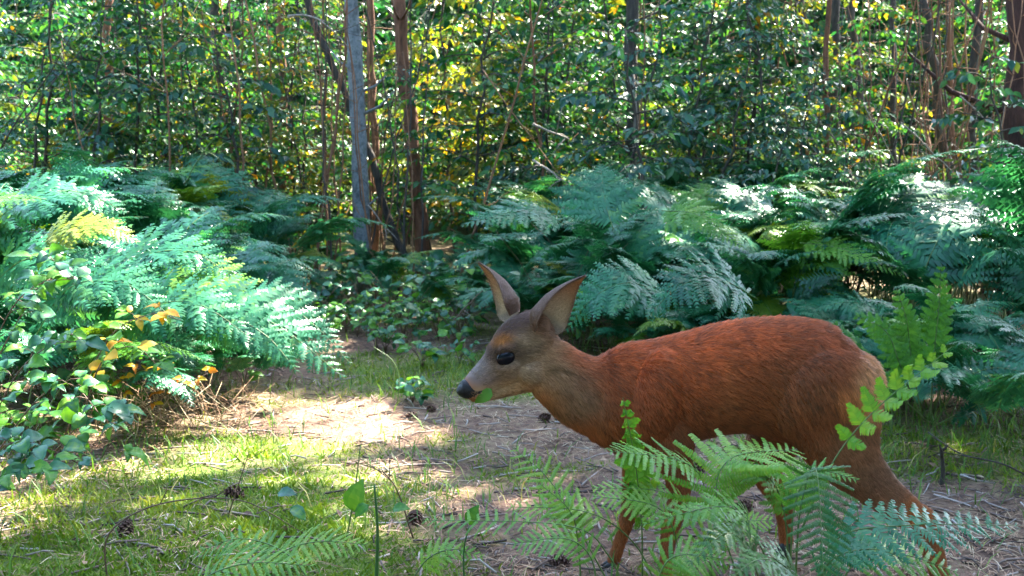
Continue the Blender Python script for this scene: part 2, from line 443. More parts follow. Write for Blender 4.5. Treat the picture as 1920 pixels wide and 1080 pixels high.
def tall_tree(px0, px1, py1, Y, rpx, bark, label, name='tall_tree', top=9.0, crown=2.4, leaves=5200, seed=0, cz=7.6, group=None, cat='tree', wob=.02, extra=None):
    """px0: trunk at the top edge of the photo; (px1, py1): where its foot shows"""
    r_ = np.random.default_rng(seed)
    a = P(px1, py1, Y); b = P(px0, 0, Y)
    d = (b - a) / max(b[2] - a[2], .1)
    foot = a - d * (a[2] - float(gz(a[0], Y)) + .05)
    tip = b + np.array([d[0] * .4, r_.normal() * .06, 1]) * (top - b[2])
    rad = rpx / F * Y
    root = thing(name, foot, label, cat, group)
    pts = wobble(np.zeros(3), b - foot, 14, wob, r_)
    pts2 = wobble(b - foot, tip - foot, 9, wob * 1.5, r_)
    pts = np.vstack([pts, pts2[1:]])
    h = pts[:, 2] / max(pts[-1, 2], .1)
    rr = rad * (1.12 - .75 * h) * (1 + .25 * np.exp(-pts[:, 2] / .18)) * (1 + .05 * r_.normal(size=len(pts)))
    v, t = tube(pts, rr, 12)
    link('trunk', make_mesh('trunk', v, t, bark, smooth=True), root)
    B = Buf()
    for k in range(9):
        i = r_.integers(len(pts) - 8, len(pts) - 1)
        az = r_.random() * 2 * math.pi; L = crown * (.5 + .4 * r_.random())
        e = pts[i] + np.array([math.cos(az) * L, math.sin(az) * L, .35 * L])
        q = wobble(pts[i], e, 7, .05, r_)
        B.add(*tube(q, np.linspace(rad * .35, .008, 7), 6))
    for k in range(6):
        i = r_.integers(2, 13); az = r_.random() * 6.28; L = rad * (2 + 5 * r_.random())
        B.add(*tube(np.array([pts[i], pts[i] + np.array([math.cos(az), math.sin(az), .4]) * L * .6, pts[i] + np.array([math.cos(az), math.sin(az), .6]) * L]), [rad * .22, rad * .16, rad * .08], 6))
    limbs = link('limbs', B.mesh('limbs', [bark], True), root); limbs['kind'] = 'stuff'
    c = np.array([tip[0], tip[1], cz])
    v, t, ti = crown_mesh('crown', c, crown, 1.5, leaves, .135, seed + 77, M['thicket'])
    cr = link('crown', make_mesh('crown', v - foot, t, M['thicket'], None, {'tint': ('FACE', ti)}), root); cr['kind'] = 'stuff'
    return root, pts, rr

tall_tree(658, 676, 445, 8.3, 14.5, M['bark_grey'], 'smooth pale grey trunk standing left of the reddish brown pine trunk', 'rowan_tree', seed=1, crown=2.0, leaves=1600, wob=.006)
tall_tree(748, 783, 440, 9.0, 12.5, M['bark_brown'], 'reddish brown pine trunk with flaking bark right of the pale grey trunk', 'pine_tree', seed=2, crown=2.0, leaves=1800, wob=.014)
r3, p3, q3 = tall_tree(1186, 1190, 350, 9.4, 12, M['bark_dark'], 'dark trunk with a pale stripped streak behind the right bracken bank', 'dead_pine_tree', seed=3, crown=2.6)
B = Buf(); s_ = p3[3:11] + np.array([.012, -.072, 0]); B.add(*tube(s_, np.array([.004, .016, .02, .016, .02, .014, .012, .004]), 6))
link('stripped_wood', B.mesh('stripped_wood', [M['wood_pale']], True), r3)
tall_tree(1568, 1574, 290, 10, 7.5, M['bark_dark'], 'slim dark trunk, left of the two upright trunks above the pale bracken', 'slim_tree', seed=4, crown=2.5)
tall_tree(1598, 1606, 300, 11, 7, M['bark_dark'], 'slim dark trunk, right of the two upright trunks above the pale bracken', 'slim_tree', seed=5, crown=2.5)
tall_tree(1915, 1892, 340, 8.2, 30, M['bark_red'], 'thick red brown trunk at the right edge behind twigs', 'pine_tree', seed=6, crown=2.8, leaves=6000)
tall_tree(1836, 1832, 330, 9.0, 8, M['bark_dark'], 'grey brown trunk close to the thick red trunk', 'slim_tree', seed=7, crown=2.2)
tall_tree(404, 417, 345, 10, 8, M['bark_dark'], 'dark trunk rising behind the left fern bank', 'slim_tree', seed=8, crown=2.0, leaves=1500)
tall_tree(528, 520, 410, 10.6, 8, M['bark_brown'], 'brown trunk half hidden by leaves between left ferns and pale trunk', 'slim_tree', seed=9, crown=2.0, leaves=1500)
tall_tree(694, 700, 400, 10.2, 7, M['bark_brown'], 'thin brown trunk close behind the pale grey trunk', 'slim_tree', seed=10, crown=1.6, leaves=1000)
tall_tree(575, 728, 410, 8.9, 6.5, M['bark_dark'], 'thin dark trunk leaning behind the pale grey trunk', 'leaning_tree', seed=12, crown=1.5, leaves=900, wob=.03)
tall_tree(1500, 1512, 250, 12, 8, M['bark_dark'], 'thin trunk behind leafy sprays above the middle bracken', 'slim_tree', seed=13, crown=2.5)
tall_tree(1730, 1760, 330, 9.5, 8, M['bark_dark'], 'thin crooked trunk among dead twigs near the right edge', 'slim_tree', seed=14, crown=2.4, wob=.04)
tall_tree(1365, 1372, 240, 13, 7, M['bark_brown'], 'brown trunk deep behind the leafy saplings in the middle', 'slim_tree', seed=15, crown=2.5)
tall_tree(205, 196, 260, 12, 8, M['bark_brown'], 'reddish brown trunk deep behind leaves above the left ferns', 'slim_tree', seed=16, crown=2.0, leaves=1400)
# trees to the right of the frame whose crowns close the roof over the clearing
for k, (x, y, c) in enumerate([(5.2, 5.6, 2.7), (6.2, 8.0, 2.8), (3.4, 9.8, 2.6), (6.8, 11, 2.8), (5.0, 12.6, 2.6), (7.6, 5.8, 2.6), (4.3, 7.2, 2.5), (2.4, 8.3, 2.3), (2.0, 11.4, 2.5)]):
    px = 960 + F * x / y
    seen = {2: 'slim dark pole right of the two slim upright trunks', 4: 'slim brown pole left of the thick red trunk at the right edge',
            7: 'slim brown pole close left of the two slim upright trunks', 8: 'slim dark pole deep in the thicket above the middle of the right bank'}
    lab = seen.get(k, 'tall tree beyond the right edge whose crown shades the clearing')
    tall_tree(px, px + 4, 330, y, 5.5 if k in seen else 24, M['bark_dark'] if k % 2 == 0 and k != 4 else M['bark_brown'], lab, 'shade_tree', seed=30 + k, crown=c, leaves=2400 if k in (3, 4, 8) else 6200, group='tall trees closing the roof over the clearing', wob=.02)

# ------------------------------------------------------------------ leafy saplings of the thicket
def sapling(seed, H, nl, leaf, spread, up0=.15):
    r_ = np.random.default_rng(seed)
    trunk = wobble([0, 0, -.05], [r_.normal() * .25, r_.normal() * .25, H], 14, .03, r_)
    W = Buf(); W.add(*tube(trunk, np.linspace(.022, .005, 14), 6))
    pos, dirs, ups = [], [], []
    for k in range(nl):
        f = up0 + (1 - up0) * ((k + r_.random()) / nl)
        i = f * 13; i0 = min(int(i), 12); base = trunk[i0] + (trunk[i0 + 1] - trunk[i0]) * (i - i0)
        az = k * 2.4 + r_.normal() * .4; L = spread * (1.05 - .6 * f) * (.6 + .5 * r_.random())
        el = .1 + .5 * r_.random()
        hd = np.array([math.cos(az), math.sin(az), 0])
        s = np.linspace(0, 1, 8)[:, None]
        q = base + hd * L * s + np.array([0, 0, 1]) * L * (el * s - .45 * s * s) + r_.normal(size=(8, 3)) * .012
        W.add(*tube(q, np.linspace(.008, .0025, 8), 4))
        side = np.array([-hd[1], hd[0], 0])
        ntw = max(5, int(L / .075))
        for j in range(ntw):
            g = .15 + .85 * (j + .5) / ntw; ii_ = g * 7; a0 = min(int(ii_), 6)
            b = q[a0] + (q[a0 + 1] - q[a0]) * (ii_ - a0)
            sg = 1 if j % 2 else -1
            td = norm(hd * .75 + side * sg * (.9 + .3 * r_.random()) + np.array([0, 0, r_.normal() * .22 - .05]))
            tl = L * .42 * (1.1 - .6 * g) * (.6 + .6 * r_.random()) + .05
            W.add(*tube(np.array([b, b + td * tl * .5, b + td * tl + [0, 0, -.12 * tl]]), [.0025, .002, .001], 3))
            m = max(2, int(tl / .045))
            for z in range(m + 1):
                p_ = b + td * tl * (z + .6) / (m + .6) + np.array([0, 0, -.12 * tl * (z / m) ** 2])
                ld = norm(td * .6 + np.cross([0, 0, 1], td) * (1 if z % 2 else -1) * (.8 if z < m else 0) + r_.normal(size=3) * .25 + [0, 0, -.45])
                pos.append(p_); dirs.append(ld); ups.append(np.array([r_.normal() * .55, r_.normal() * .55, .8]))
    pos = np.array(pos); n = len(pos)
    v, t = scatter(LEAF_V, LEAF_T, pos, frames(np.array(dirs), np.array(ups)), leaf * 1.12 * (.5 + .75 * r_.random(n)))
    ti = np.clip(.48 + .27 * r_.normal(size=n) + (r_.random(n) < .05) * .4, 0, 1)
    return W, v, t, np.repeat(ti, len(LEAF_T))
SAPS = []
for s in range(7):
    H = [3.4, 4.2, 2.8, 3.8, 4.6, 2.3, 3.2][s]
    W, v, t, ti = sapling(100 + s, H, [20, 24, 18, 22, 24, 16, 20][s], [.085, .08, .075, .09, .08, .09, .075][s], [1.1, 1.2, .95, 1.15, 1.2, .9, 1.0][s])
    tr = [W.mesh('sapling_trunk', [M[b]], True) for b in ('bark_dark',)][0]
    crowns = {}
    for mn in ('thicket', 'thicket_teal', 'thicket_yellow'):
        crowns[mn] = make_mesh('sapling_crown', v, t, M[mn], None, {'tint': ('FACE', ti)})
    SAPS.append((tr, crowns))

def place_sapling(i, x, y, rz, sc, mn, label, group='leafy saplings of the thicket'):
    root = thing('sapling', (x, y, float(gz(x, y))), label, 'sapling', group, rz, sc)
    link('trunk', SAPS[i][0], root)
    c = link('crown', SAPS[i][1][mn], root); c['kind'] = 'stuff'
    return root
# hand placed: (pixel x, distance, variant, material, scale, label)
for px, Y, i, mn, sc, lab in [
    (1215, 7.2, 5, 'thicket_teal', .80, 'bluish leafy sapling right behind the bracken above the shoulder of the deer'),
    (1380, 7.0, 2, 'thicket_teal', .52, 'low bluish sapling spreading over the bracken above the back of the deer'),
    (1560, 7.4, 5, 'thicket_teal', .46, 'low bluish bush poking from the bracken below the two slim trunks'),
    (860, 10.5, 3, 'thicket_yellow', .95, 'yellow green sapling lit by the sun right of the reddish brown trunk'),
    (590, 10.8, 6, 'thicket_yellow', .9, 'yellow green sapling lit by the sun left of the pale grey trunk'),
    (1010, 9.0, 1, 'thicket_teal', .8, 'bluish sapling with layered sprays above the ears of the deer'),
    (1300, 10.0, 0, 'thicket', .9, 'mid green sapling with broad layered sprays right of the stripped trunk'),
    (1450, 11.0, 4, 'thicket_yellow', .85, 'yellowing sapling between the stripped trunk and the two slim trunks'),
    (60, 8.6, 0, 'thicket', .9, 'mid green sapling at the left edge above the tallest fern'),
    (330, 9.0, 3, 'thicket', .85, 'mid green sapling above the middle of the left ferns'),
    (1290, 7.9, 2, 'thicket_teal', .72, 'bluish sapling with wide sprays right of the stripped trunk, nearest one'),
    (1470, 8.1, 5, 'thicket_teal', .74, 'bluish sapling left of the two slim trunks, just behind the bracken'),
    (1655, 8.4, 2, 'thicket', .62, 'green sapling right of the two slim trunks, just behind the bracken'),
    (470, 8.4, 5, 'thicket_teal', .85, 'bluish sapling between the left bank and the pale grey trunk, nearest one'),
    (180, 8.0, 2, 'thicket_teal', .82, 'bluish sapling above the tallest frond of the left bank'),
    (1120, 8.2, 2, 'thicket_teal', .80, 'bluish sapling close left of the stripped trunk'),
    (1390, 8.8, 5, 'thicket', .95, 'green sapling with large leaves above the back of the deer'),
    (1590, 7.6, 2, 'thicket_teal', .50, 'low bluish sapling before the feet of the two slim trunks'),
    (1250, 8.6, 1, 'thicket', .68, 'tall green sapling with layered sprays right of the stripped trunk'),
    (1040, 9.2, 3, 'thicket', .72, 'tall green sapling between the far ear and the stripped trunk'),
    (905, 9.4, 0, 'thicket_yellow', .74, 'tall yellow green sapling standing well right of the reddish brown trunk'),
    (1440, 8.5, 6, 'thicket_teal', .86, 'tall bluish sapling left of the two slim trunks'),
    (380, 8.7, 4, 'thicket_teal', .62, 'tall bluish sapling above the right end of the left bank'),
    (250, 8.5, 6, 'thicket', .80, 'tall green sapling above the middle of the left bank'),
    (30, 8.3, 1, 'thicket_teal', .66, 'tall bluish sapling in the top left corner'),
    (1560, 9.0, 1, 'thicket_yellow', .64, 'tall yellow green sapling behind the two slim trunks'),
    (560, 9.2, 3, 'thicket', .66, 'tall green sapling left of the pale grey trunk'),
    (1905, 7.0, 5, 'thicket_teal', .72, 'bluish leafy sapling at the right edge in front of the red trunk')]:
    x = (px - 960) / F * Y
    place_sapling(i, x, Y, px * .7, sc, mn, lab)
rs = np.random.default_rng(5)
for k in range(112):
    Y = 8.5 + 8.0 * (k / 112) ** 1.1
    px = (k * 0.618034 * 2100) % 2100 - 90
    if 1640 < px < 1860 and Y < 12: Y += 4
    if 600 < px < 860 and Y < 10.6: Y += 2.4
    x = (px - 960) / F * Y
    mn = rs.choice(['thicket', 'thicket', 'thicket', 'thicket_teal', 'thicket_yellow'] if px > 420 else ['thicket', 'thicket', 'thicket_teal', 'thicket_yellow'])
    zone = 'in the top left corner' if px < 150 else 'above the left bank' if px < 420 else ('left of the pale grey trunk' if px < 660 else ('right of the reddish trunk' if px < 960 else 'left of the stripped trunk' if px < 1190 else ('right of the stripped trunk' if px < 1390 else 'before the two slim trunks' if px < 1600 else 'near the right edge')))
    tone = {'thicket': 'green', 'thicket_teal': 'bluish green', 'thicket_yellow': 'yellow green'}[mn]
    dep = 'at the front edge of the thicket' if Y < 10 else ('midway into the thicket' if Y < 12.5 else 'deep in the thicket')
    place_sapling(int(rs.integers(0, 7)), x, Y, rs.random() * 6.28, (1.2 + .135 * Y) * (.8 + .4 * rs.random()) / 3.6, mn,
                  f'{tone} sapling {dep} {zone}')

# far-off wood closing the view
n = 280000
fy = 13.5 + 16 * rs.random(n) ** .75; fx = (rs.random(n) - .5) * fy * 1.25
fz = gz(fx, fy) + (3.2 + .17 * fy) * rs.random(n) ** .9
cl = vnoise(fx * .9, fz * 1.1 + fy * .4, 55)
k = cl > .26
fp = np.stack([fx, fy, fz], -1)[k]; n = len(fp)
az = rs.random(n) * 6.28
d = np.stack([np.cos(az), np.sin(az), rs.normal(size=n) * .5 - .5], -1)
up = rs.normal(size=(n, 3)) * .8 + [0, -.2, .8]
v, t = scatter(LEAF4_V, LEAF4_T, fp, frames(d, up), .22 * (.5 + .8 * rs.random(n)) * (fp[:, 1] / 18))
fw = link('distant_leaves', make_mesh('distant_leaves', v, t, M['far'], None, {'tint': ('FACE', np.repeat(np.clip(rs.normal(size=n) * .20 + .40 + .25 * np.exp(-(fp[:, 0] / fp[:, 1] * 7) ** 2), 0, 1), 4))}))
tag(fw, 'far-off wood whose leaves close the view behind the saplings', 'wood', None, 'stuff')
n = 105000  # unseen leaves added behind and beside the camera to cut low skylight
wa = rs.random(n) * 2 * math.pi; wr = 5.0 + 5 * rs.random(n)
wx = np.cos(wa) * wr; wy = np.sin(wa) * wr + 1.0
k = (wy < .30 * np.abs(wx) - 1.2) | ((np.abs(wx) > 5.2) & (wy < 5))
wp = np.stack([wx, wy, .2 + 8 * rs.random(n)], -1)[k]; n = len(wp)
az = rs.random(n) * 6.28
v, t = scatter(LEAF4_V, LEAF4_T, wp, frames(np.stack([np.cos(az), np.sin(az), rs.normal(size=n) * .4 - .2], -1), rs.normal(size=(n, 3)) * .5 + [0, 0, 1]), .26 * (.6 + .8 * rs.random(n)))
tag(link('unseen_leaf_screen', make_mesh('unseen_leaf_screen', v, t, M['thicket'], None, {'tint': ('FACE', np.repeat(rs.random(n) * .6, 4))})), 'unseen leaf mass added around the camera to hold back low skylight', 'wood', None, 'stuff')
for k in range(14):
    Y = 13 + 9 * rs.random(); px = (k * .618034 * 1960 + 120) % 1960 - 20
    x = (px - 960) / F * Y
    root = thing('distant_tree', (x, Y, float(gz(x, Y)) - .05), 'distant dark trunk half hidden among the leaves of the thicket', 'tree', 'distant trunks deep in the thicket')
    pts = wobble([0, 0, 0], [rs.normal() * .3, rs.normal() * .3, 7], 12, .03, rs)
    v, t = tube(pts, np.linspace(.03 + .05 * rs.random(), .02, 12), 9)
    link('trunk', make_mesh('trunk', v, t, M['bark_brown' if k % 3 == 0 else 'bark_dark'], smooth=True), root)

# thin stems and dead sticks of the thicket floor
STEMS = []
for s in range(6):
    B = Buf(); r_ = np.random.default_rng(300 + s)
    p_ = wobble([0, 0, -.05], [r_.normal() * .18, r_.normal() * .18, 2.4 + r_.random()], 12, .022, r_)
    B.add(*tube(p_, np.linspace(.011, .004, 12), 5))
    for j in range(7):
        i = r_.integers(2, 11); az = r_.random() * 6.28; L = .15 + .45 * r_.random()
        e = p_[i] + np.array([math.cos(az) * L, math.sin(az) * L, L * (r_.random() * 1.0)])
        B.add(*tube(wobble(p_[i], e, 5, .02, r_), np.linspace(.004, .0015, 5), 4))
    STEMS.append(B)
STEM_M = [[b.mesh('thin_stem', [M[m]], True) for b in STEMS] for m in ('dead_stem', 'bark_dark', 'bark_brown')]
for k in range(84):
    px = [rs.normal(640, 130), rs.normal(1760, 90), rs.uniform(200, 1900)][k % 3]
    Y = 7.5 + (2.2 if k % 3 < 2 else 5.5) * rs.random()
    x = (px - 960) / F * Y
    mi = int(rs.choice([0, 0, 1, 2]))
    o = link('thin_stem', STEM_M[mi][k % 6], None, (x, Y, float(gz(x, Y))), (rs.normal() * .1, rs.normal() * .1, rs.random() * 6.28), .6 + .6 * rs.random())
    zone = 'left of the pale grey trunk' if px < 660 else ('between the pale grey and the stripped trunk' if px < 1190 else ('right of the stripped trunk' if px < 1620 else 'before the thick red trunk'))
    tag(o, ['bare straw brown stem ', 'bare dark stem ', 'bare reddish stem '][mi] + 'in the thicket ' + zone, 'stem', 'thin bare stems in the thicket')
# dead sticks crossing the thicket: two ends in pixels
for k, (x0, y0, x1, y1, Y, rp, mt, lab) in enumerate([
    (905, 130, 1062, 345, 7.9, 2.0, 'dead_stem', 'long thin dead stick slanting down above the ears of the deer'),
    (1000, 300, 1062, 342, 7.7, 4, 'wood_pale', 'short pale stick pointing at the foot of the long slanting stick'),
    (1000, 232, 1068, 262, 7.8, 4.5, 'wood_pale', 'short bright broken stick left of the stripped trunk'),
    (1525, 215, 1600, 300, 7.8, 3.5, 'wood_pale', 'pale stick leaning at the foot of the two slim trunks'),
    (1690, 230, 1790, 330, 7.4, 3, 'wood_pale', 'pale slanting stick in the tangle near the right edge'),
    (1700, 150, 1765, 345, 7.6, 3, 'dead_stem', 'straw coloured stalk leaning in the tangle near the right edge'),
    (1620, 195, 1700, 345, 7.8, 2.6, 'wood_pale', 'thin pale stick crossing the tangle right of the slim trunks'),
    (1800, 180, 1915, 300, 7.5, 2.6, 'wood_pale', 'thin pale stick in front of the thick red trunk'),
    (1740, 340, 1830, 190, 7.7, 2.6, 'dead_stem', 'brown stalk leaning right in front of the thick red trunk'),
    (540, 30, 655, 90, 8.2, 3.5, 'wood_pale', 'curved pale branch reaching the pale grey trunk from the left'),
    (690, 385, 745, 450, 8.0, 2.6, 'wood_pale', 'thin pale stick propped right of the foot of the pale grey trunk'),
    (345, 345, 400, 260, 6.6, 2.4, 'fern_stem', 'thin pale green stalk above the left ferns'),
    (0, 280, 150, 40, 7.6, 3.4, 'bark_dark', 'dark thin branch slanting up at the left edge'),
    (20, 250, 185, 55, 7.9, 3, 'bark_dark', 'dark thin branch slanting up near the left edge, the lower one'),
    (850, 600, 905, 545, 5.2, 2.4, 'twig', 'bare grey twig left of the far ear of the deer')]):
    r_ = np.random.default_rng(400 + k)
    a = P(x0, y0, Y); b = P(x1, y1, Y + r_.normal() * .25)
    B = Buf(); pts = wobble(a, b, 9, .006, r_)
    if k == 9: pts[:, 2] += .09 * np.sin(np.linspace(0, math.pi, 9))
    rad = rp * .55 / F * Y
    B.add(*tube(pts - a, np.linspace(rad, rad * .5, 9), 6))
    for j in range(3):
        i = r_.integers(2, 8); e = pts[i] + r_.normal(size=3) * .09
        B.add(*tube(np.array([pts[i], (pts[i] + e) / 2 + [0, 0, .01], e]) - a, [rad * .5, rad * .35, rad * .15], 4))
    tag(link('dead_stick', B.mesh('dead_stick', [M[mt]], True), None, tuple(a)), lab, 'stick')

# ------------------------------------------------------------------ fern fronds
def frond(B, pts, ups, start=.4, width=.45, npin=17, form='bracken', seed=0, rrad=.004, fold=0.0, tint=.5, curl=0.0, detail=1.0, droop=.25):
    """rachis pts (N,3) with blade normals ups; pinnae from `start` to the tip"""
    r_ = np.random.default_rng(seed)
    pts = np.asarray(pts, float); N = len(pts)
    seglen = np.linalg.norm(np.diff(pts, axis=0), axis=1); cum = np.concatenate([[0], np.cumsum(seglen)]); LEN = cum[-1]
    B.add(*tube(pts, np.linspace(rrad, rrad * .25, N), 5), 1, .5)
    tan = norm(np.gradient(pts, axis=0)); ups = norm(ups)
    def at(f):
        s = f * LEN; i = min(np.searchsorted(cum, s, 'right') - 1, N - 2); i = max(i, 0)
        k = (s - cum[i]) / max(seglen[i], 1e-9)
        return pts[i] * (1 - k) + pts[i + 1] * k, norm(tan[i] * (1 - k) + tan[i + 1] * k), norm(ups[i] * (1 - k) + ups[i + 1] * k)
    BL = LEN * (1 - start)
    PV, PT, PA = [], [], []
    nv = 0
    for i in range(npin):
        g = ((i + .2) / npin) ** .92
        for sg in (-1, 1):
            gg = min(.995, g + (.012 if sg > 0 else 0))
            c, td, u = at(start + (1 - start) * gg)
            s = norm(np.cross(u, td)) * sg
            if form == 'bracken':
                pl = BL * width * (1 - gg) ** .85 * (.75 + .25 * min(1, gg * 6)) * (.85 + .3 * r_.random()) + .006
                ang = R(68 - 22 * gg)
            else:
                pl = BL * width * (max(0, math.sin(math.pi * (gg * .78 + .22))) ** .8) * (.9 + .2 * r_.random()) + .005
                ang = R(75 - 20 * gg)
            pd = norm(td * math.cos(ang) + s * math.sin(ang) + u * (fold + r_.normal() * .07))
            pu = norm(u + s * r_.normal() * .12 - s * fold)
            ps = norm(np.cross(pu, pd))
            dr = droop * (1 + .5 * r_.normal())
            npn = max(3, int((13 if form == 'bracken' else (24 if form == 'narrow' else 12)) * detail * (.35 + .65 * pl / (BL * width + 1e-6))))
            # pinna axis strip
            w = max(rrad * .22, .0008)
            js = (np.arange(npn) + .35) / npn
            curlv = curl * (1 + .6 * r_.normal())
            def axis_pt(q):
                a_ = curlv * q * q * 2.2
                return c + pd * pl * q * math.cos(a_ * .5) - pu * pl * dr * q * q * .8 + pu * pl * math.sin(a_) * .5 * q
            e = axis_pt(1.0); md = axis_pt(.5)
            PV.append(np.array([c - ps * w, c + ps * w, md - ps * w * .7, md + ps * w * .7, e])); PT.append(np.array([[0, 1, 2], [1, 3, 2], [2, 3, 4]]) + nv); nv += 5
            tt = np.clip(tint + r_.normal() * .10, 0, 1)
            PA.append(np.full(3, tt))
            for q in js:
                b = axis_pt(q); b2 = axis_pt(min(1, q + .02)); dd = norm(b2 - b + 1e-9)
                if form == 'bracken':
                    l = pl * .24 * (1 - q) ** .75 + pl * .035; a2 = R(62)
                    wd = min(.5 * pl / npn * 1.05, l * .5)
                elif form == 'lobed':
                    l = pl * .34 * (1 - q) ** .8 + .003; a2 = R(66); wd = .5 * pl / npn * 1.15
                elif form == 'narrow':
                    l = pl * .075 * (1 - q * .65) + .0015; a2 = R(78)
                    wd = .5 * pl / npn * .95
                else:
                    l = pl * .17 * (1 - q * .75) + .002; a2 = R(72)
                    wd = .5 * pl / npn * 1.0
                for s2 in (-1, 1):
                    ld = norm(dd * math.cos(a2) + ps * s2 * math.sin(a2) + pu * (r_.normal() * .16 - .10))
                    wv = dd * wd
                    l2 = l * (.85 + .3 * r_.random())
                    if form == 'bracken':
                        V = np.array([b - wv * .9, b + wv * .9, b + ld * l2 * .55 - wv * .75 + pu * l2 * .05, b + ld * l2 * .55 + wv * .75 + pu * l2 * .05, b + ld * l2 + wv * .3 - pu * l2 * .12])
                        T = [[0, 1, 3], [0, 3, 2], [2, 3, 4]]
                    else:
                        V = np.array([b - wv * .8, b + wv * .8, b + ld * l2 * .6 - wv * .95, b + ld * l2 * .6 + wv * .95, b + ld * l2 - wv * .35 - pu * l2 * .12, b + ld * l2 + wv * .45 - pu * l2 * .12])
                        T = [[0, 1, 3], [0, 3, 2], [2, 3, 5], [2, 5, 4]]
                    if s2 < 0: T = [x[::-1] for x in T]
                    PV.append(V); PT.append(np.array(T) + nv); nv += len(V)
                    PA.append(np.full(len(T), np.clip(tt + r_.normal() * .07, 0, 1)))
    B.add(np.concatenate(PV), np.concatenate(PT), 0, np.concatenate(PA))

def standing_curve(L, a0, a1, n=22, bend=.42, side=.0, r_=None):
    """a frond rising from the ground, bending over from angle a0 to a1 off vertical"""
    s = np.linspace(0, 1, n)
    k = np.clip((s - bend * .5) / (1 - bend * .5), 0, 1); k = k * k * (3 - 2 * k)
    th = a0 + (a1 - a0) * k
    d = np.stack([np.sin(th), side * s, np.cos(th)], -1)
    pts = np.concatenate([[np.zeros(3)], np.cumsum(d[:-1] * L / (n - 1), 0)])
    up = np.stack([-np.cos(th), np.zeros(n), np.sin(th)], -1)
    return pts, up

BR = []
for s in range(14):
    r_ = np.random.default_rng(500 + s)
    B = Buf()
    p_, u_ = standing_curve(1.25, R(4 + 12 * r_.random()), R(80 + 40 * r_.random()), bend=.35 + .2 * r_.random(), side=r_.normal() * .12)
    frond(B, p_, u_, start=.40 + .06 * r_.random(), width=.40 + .08 * r_.random(), npin=21, seed=600 + s, tint=.42 + .16 * r_.random(), droop=.2 + .2 * r_.random(), rrad=.0045)
    BR.append(B)
BRM = {m: [b.mesh('frond', [M[m], M['fern_stem']]) for b in BR] for m in ('bracken', 'bracken_yellow', 'fern')}

def bracken(x, y, h, nf, label, group, seed, mat='bracken', name='bracken_fern', az0=None, tilt=0.0):
    r_ = np.random.default_rng(seed)
    root = thing(name, (x, y, float(gz(x, y)) - .02), label, 'fern', group, r_.random() * 6.28)
    for k in range(nf):
        sc = h / .95 * (.60 + .45 * r_.random())
        m = mat
        if r_.random() < .04: m = 'bracken_yellow'
        elif r_.random() < .05: m = 'fern'
        az = k * 6.283 / nf + r_.normal() * .5
        link('frond', BRM[m][int(r_.integers(0, 14))], root, (r_.normal() * .05, r_.normal() * .05, 0), (r_.normal() * .1, r_.normal() * .1 + tilt, az), sc)
    return root

rf = np.random.default_rng(9)
def in_right_bank(x, y):
    return y > 5.55 - 1.0 * (x - .25) and x > -.05 + .0 * y
# the right bank, row by row
cnt = 0
for row, Y in enumerate(np.arange(4.2, 8.6, .44)):
    for x in np.arange(-.1, 4.6, .42):
        xx = x + rf.normal() * .12 + (.2 if row % 2 else 0); yy = Y + rf.normal() * .12
        if not in_right_bank(xx, yy) or abs(xx) > yy * .5 + .4: continue
        edge = yy - (5.55 - 1.0 * (xx - .25))
        h = min(.98, .62 + .22 * edge) * (.85 + .25 * rf.random())
        if xx < .9: h *= .92
        pxx, _ = pix(np.array([[xx, yy, .6]])); pxx = pxx[0]
        zone = 'above the ears' if pxx < 1130 else ('above the neck' if pxx < 1270 else ('above the shoulder' if pxx < 1410 else ('above the loins' if pxx < 1560 else ('above the rump' if pxx < 1740 else 'near the photo edge'))))
        dep = 'front' if edge < .55 else ('second row' if edge < 1.15 else ('middle' if edge < 1.9 else ('back' if edge < 2.8 else 'furthest row')))
        bracken(xx, yy, h * 1.06, int(rf.integers(5, 8)), f'bracken in the {dep} of the right bank, {zone}' + (' of the deer' if 'above' in zone else ''), 'bracken ferns in the right bank', 1000 + cnt)
        cnt += 1
for k in range(22):
    xx = .05 + 2.1 * k / 21 + rf.normal() * .05; yy = 5.62 - 1.0 * (xx - .25) + .12 * rf.random()
    pxx = pix(np.array([[xx, yy, .3]]))[0][0]
    if pxx > 1960: continue
    bracken(xx, yy, .46 + .12 * rf.random(), 6, 'low bracken at the foot of the right bank ' + ('behind the ears' if pxx < 1130 else ('behind the neck' if pxx < 1270 else ('behind the back' if pxx < 1560 else 'beyond the rump'))) + ' of the deer', 'low bracken ferns along the right bank', 4000 + k, tilt=.25)
for k, (xx, yy, h, lab) in enumerate([(-1.85, 3.75, .62, 'leftmost'), (-1.6, 4.05, .55, 'second from the left'), (-1.35, 4.25, .46, 'just above the dry hollow'), (-1.95, 4.15, .7, 'tallest, at the photo edge'), (-1.12, 4.45, .42, 'nearest the drooping frond')]):
    bracken(xx, yy, h, 6, 'bracken among the brambles of the left bank, ' + lab, 'bracken ferns among the brambles', 4100 + k, tilt=.15)
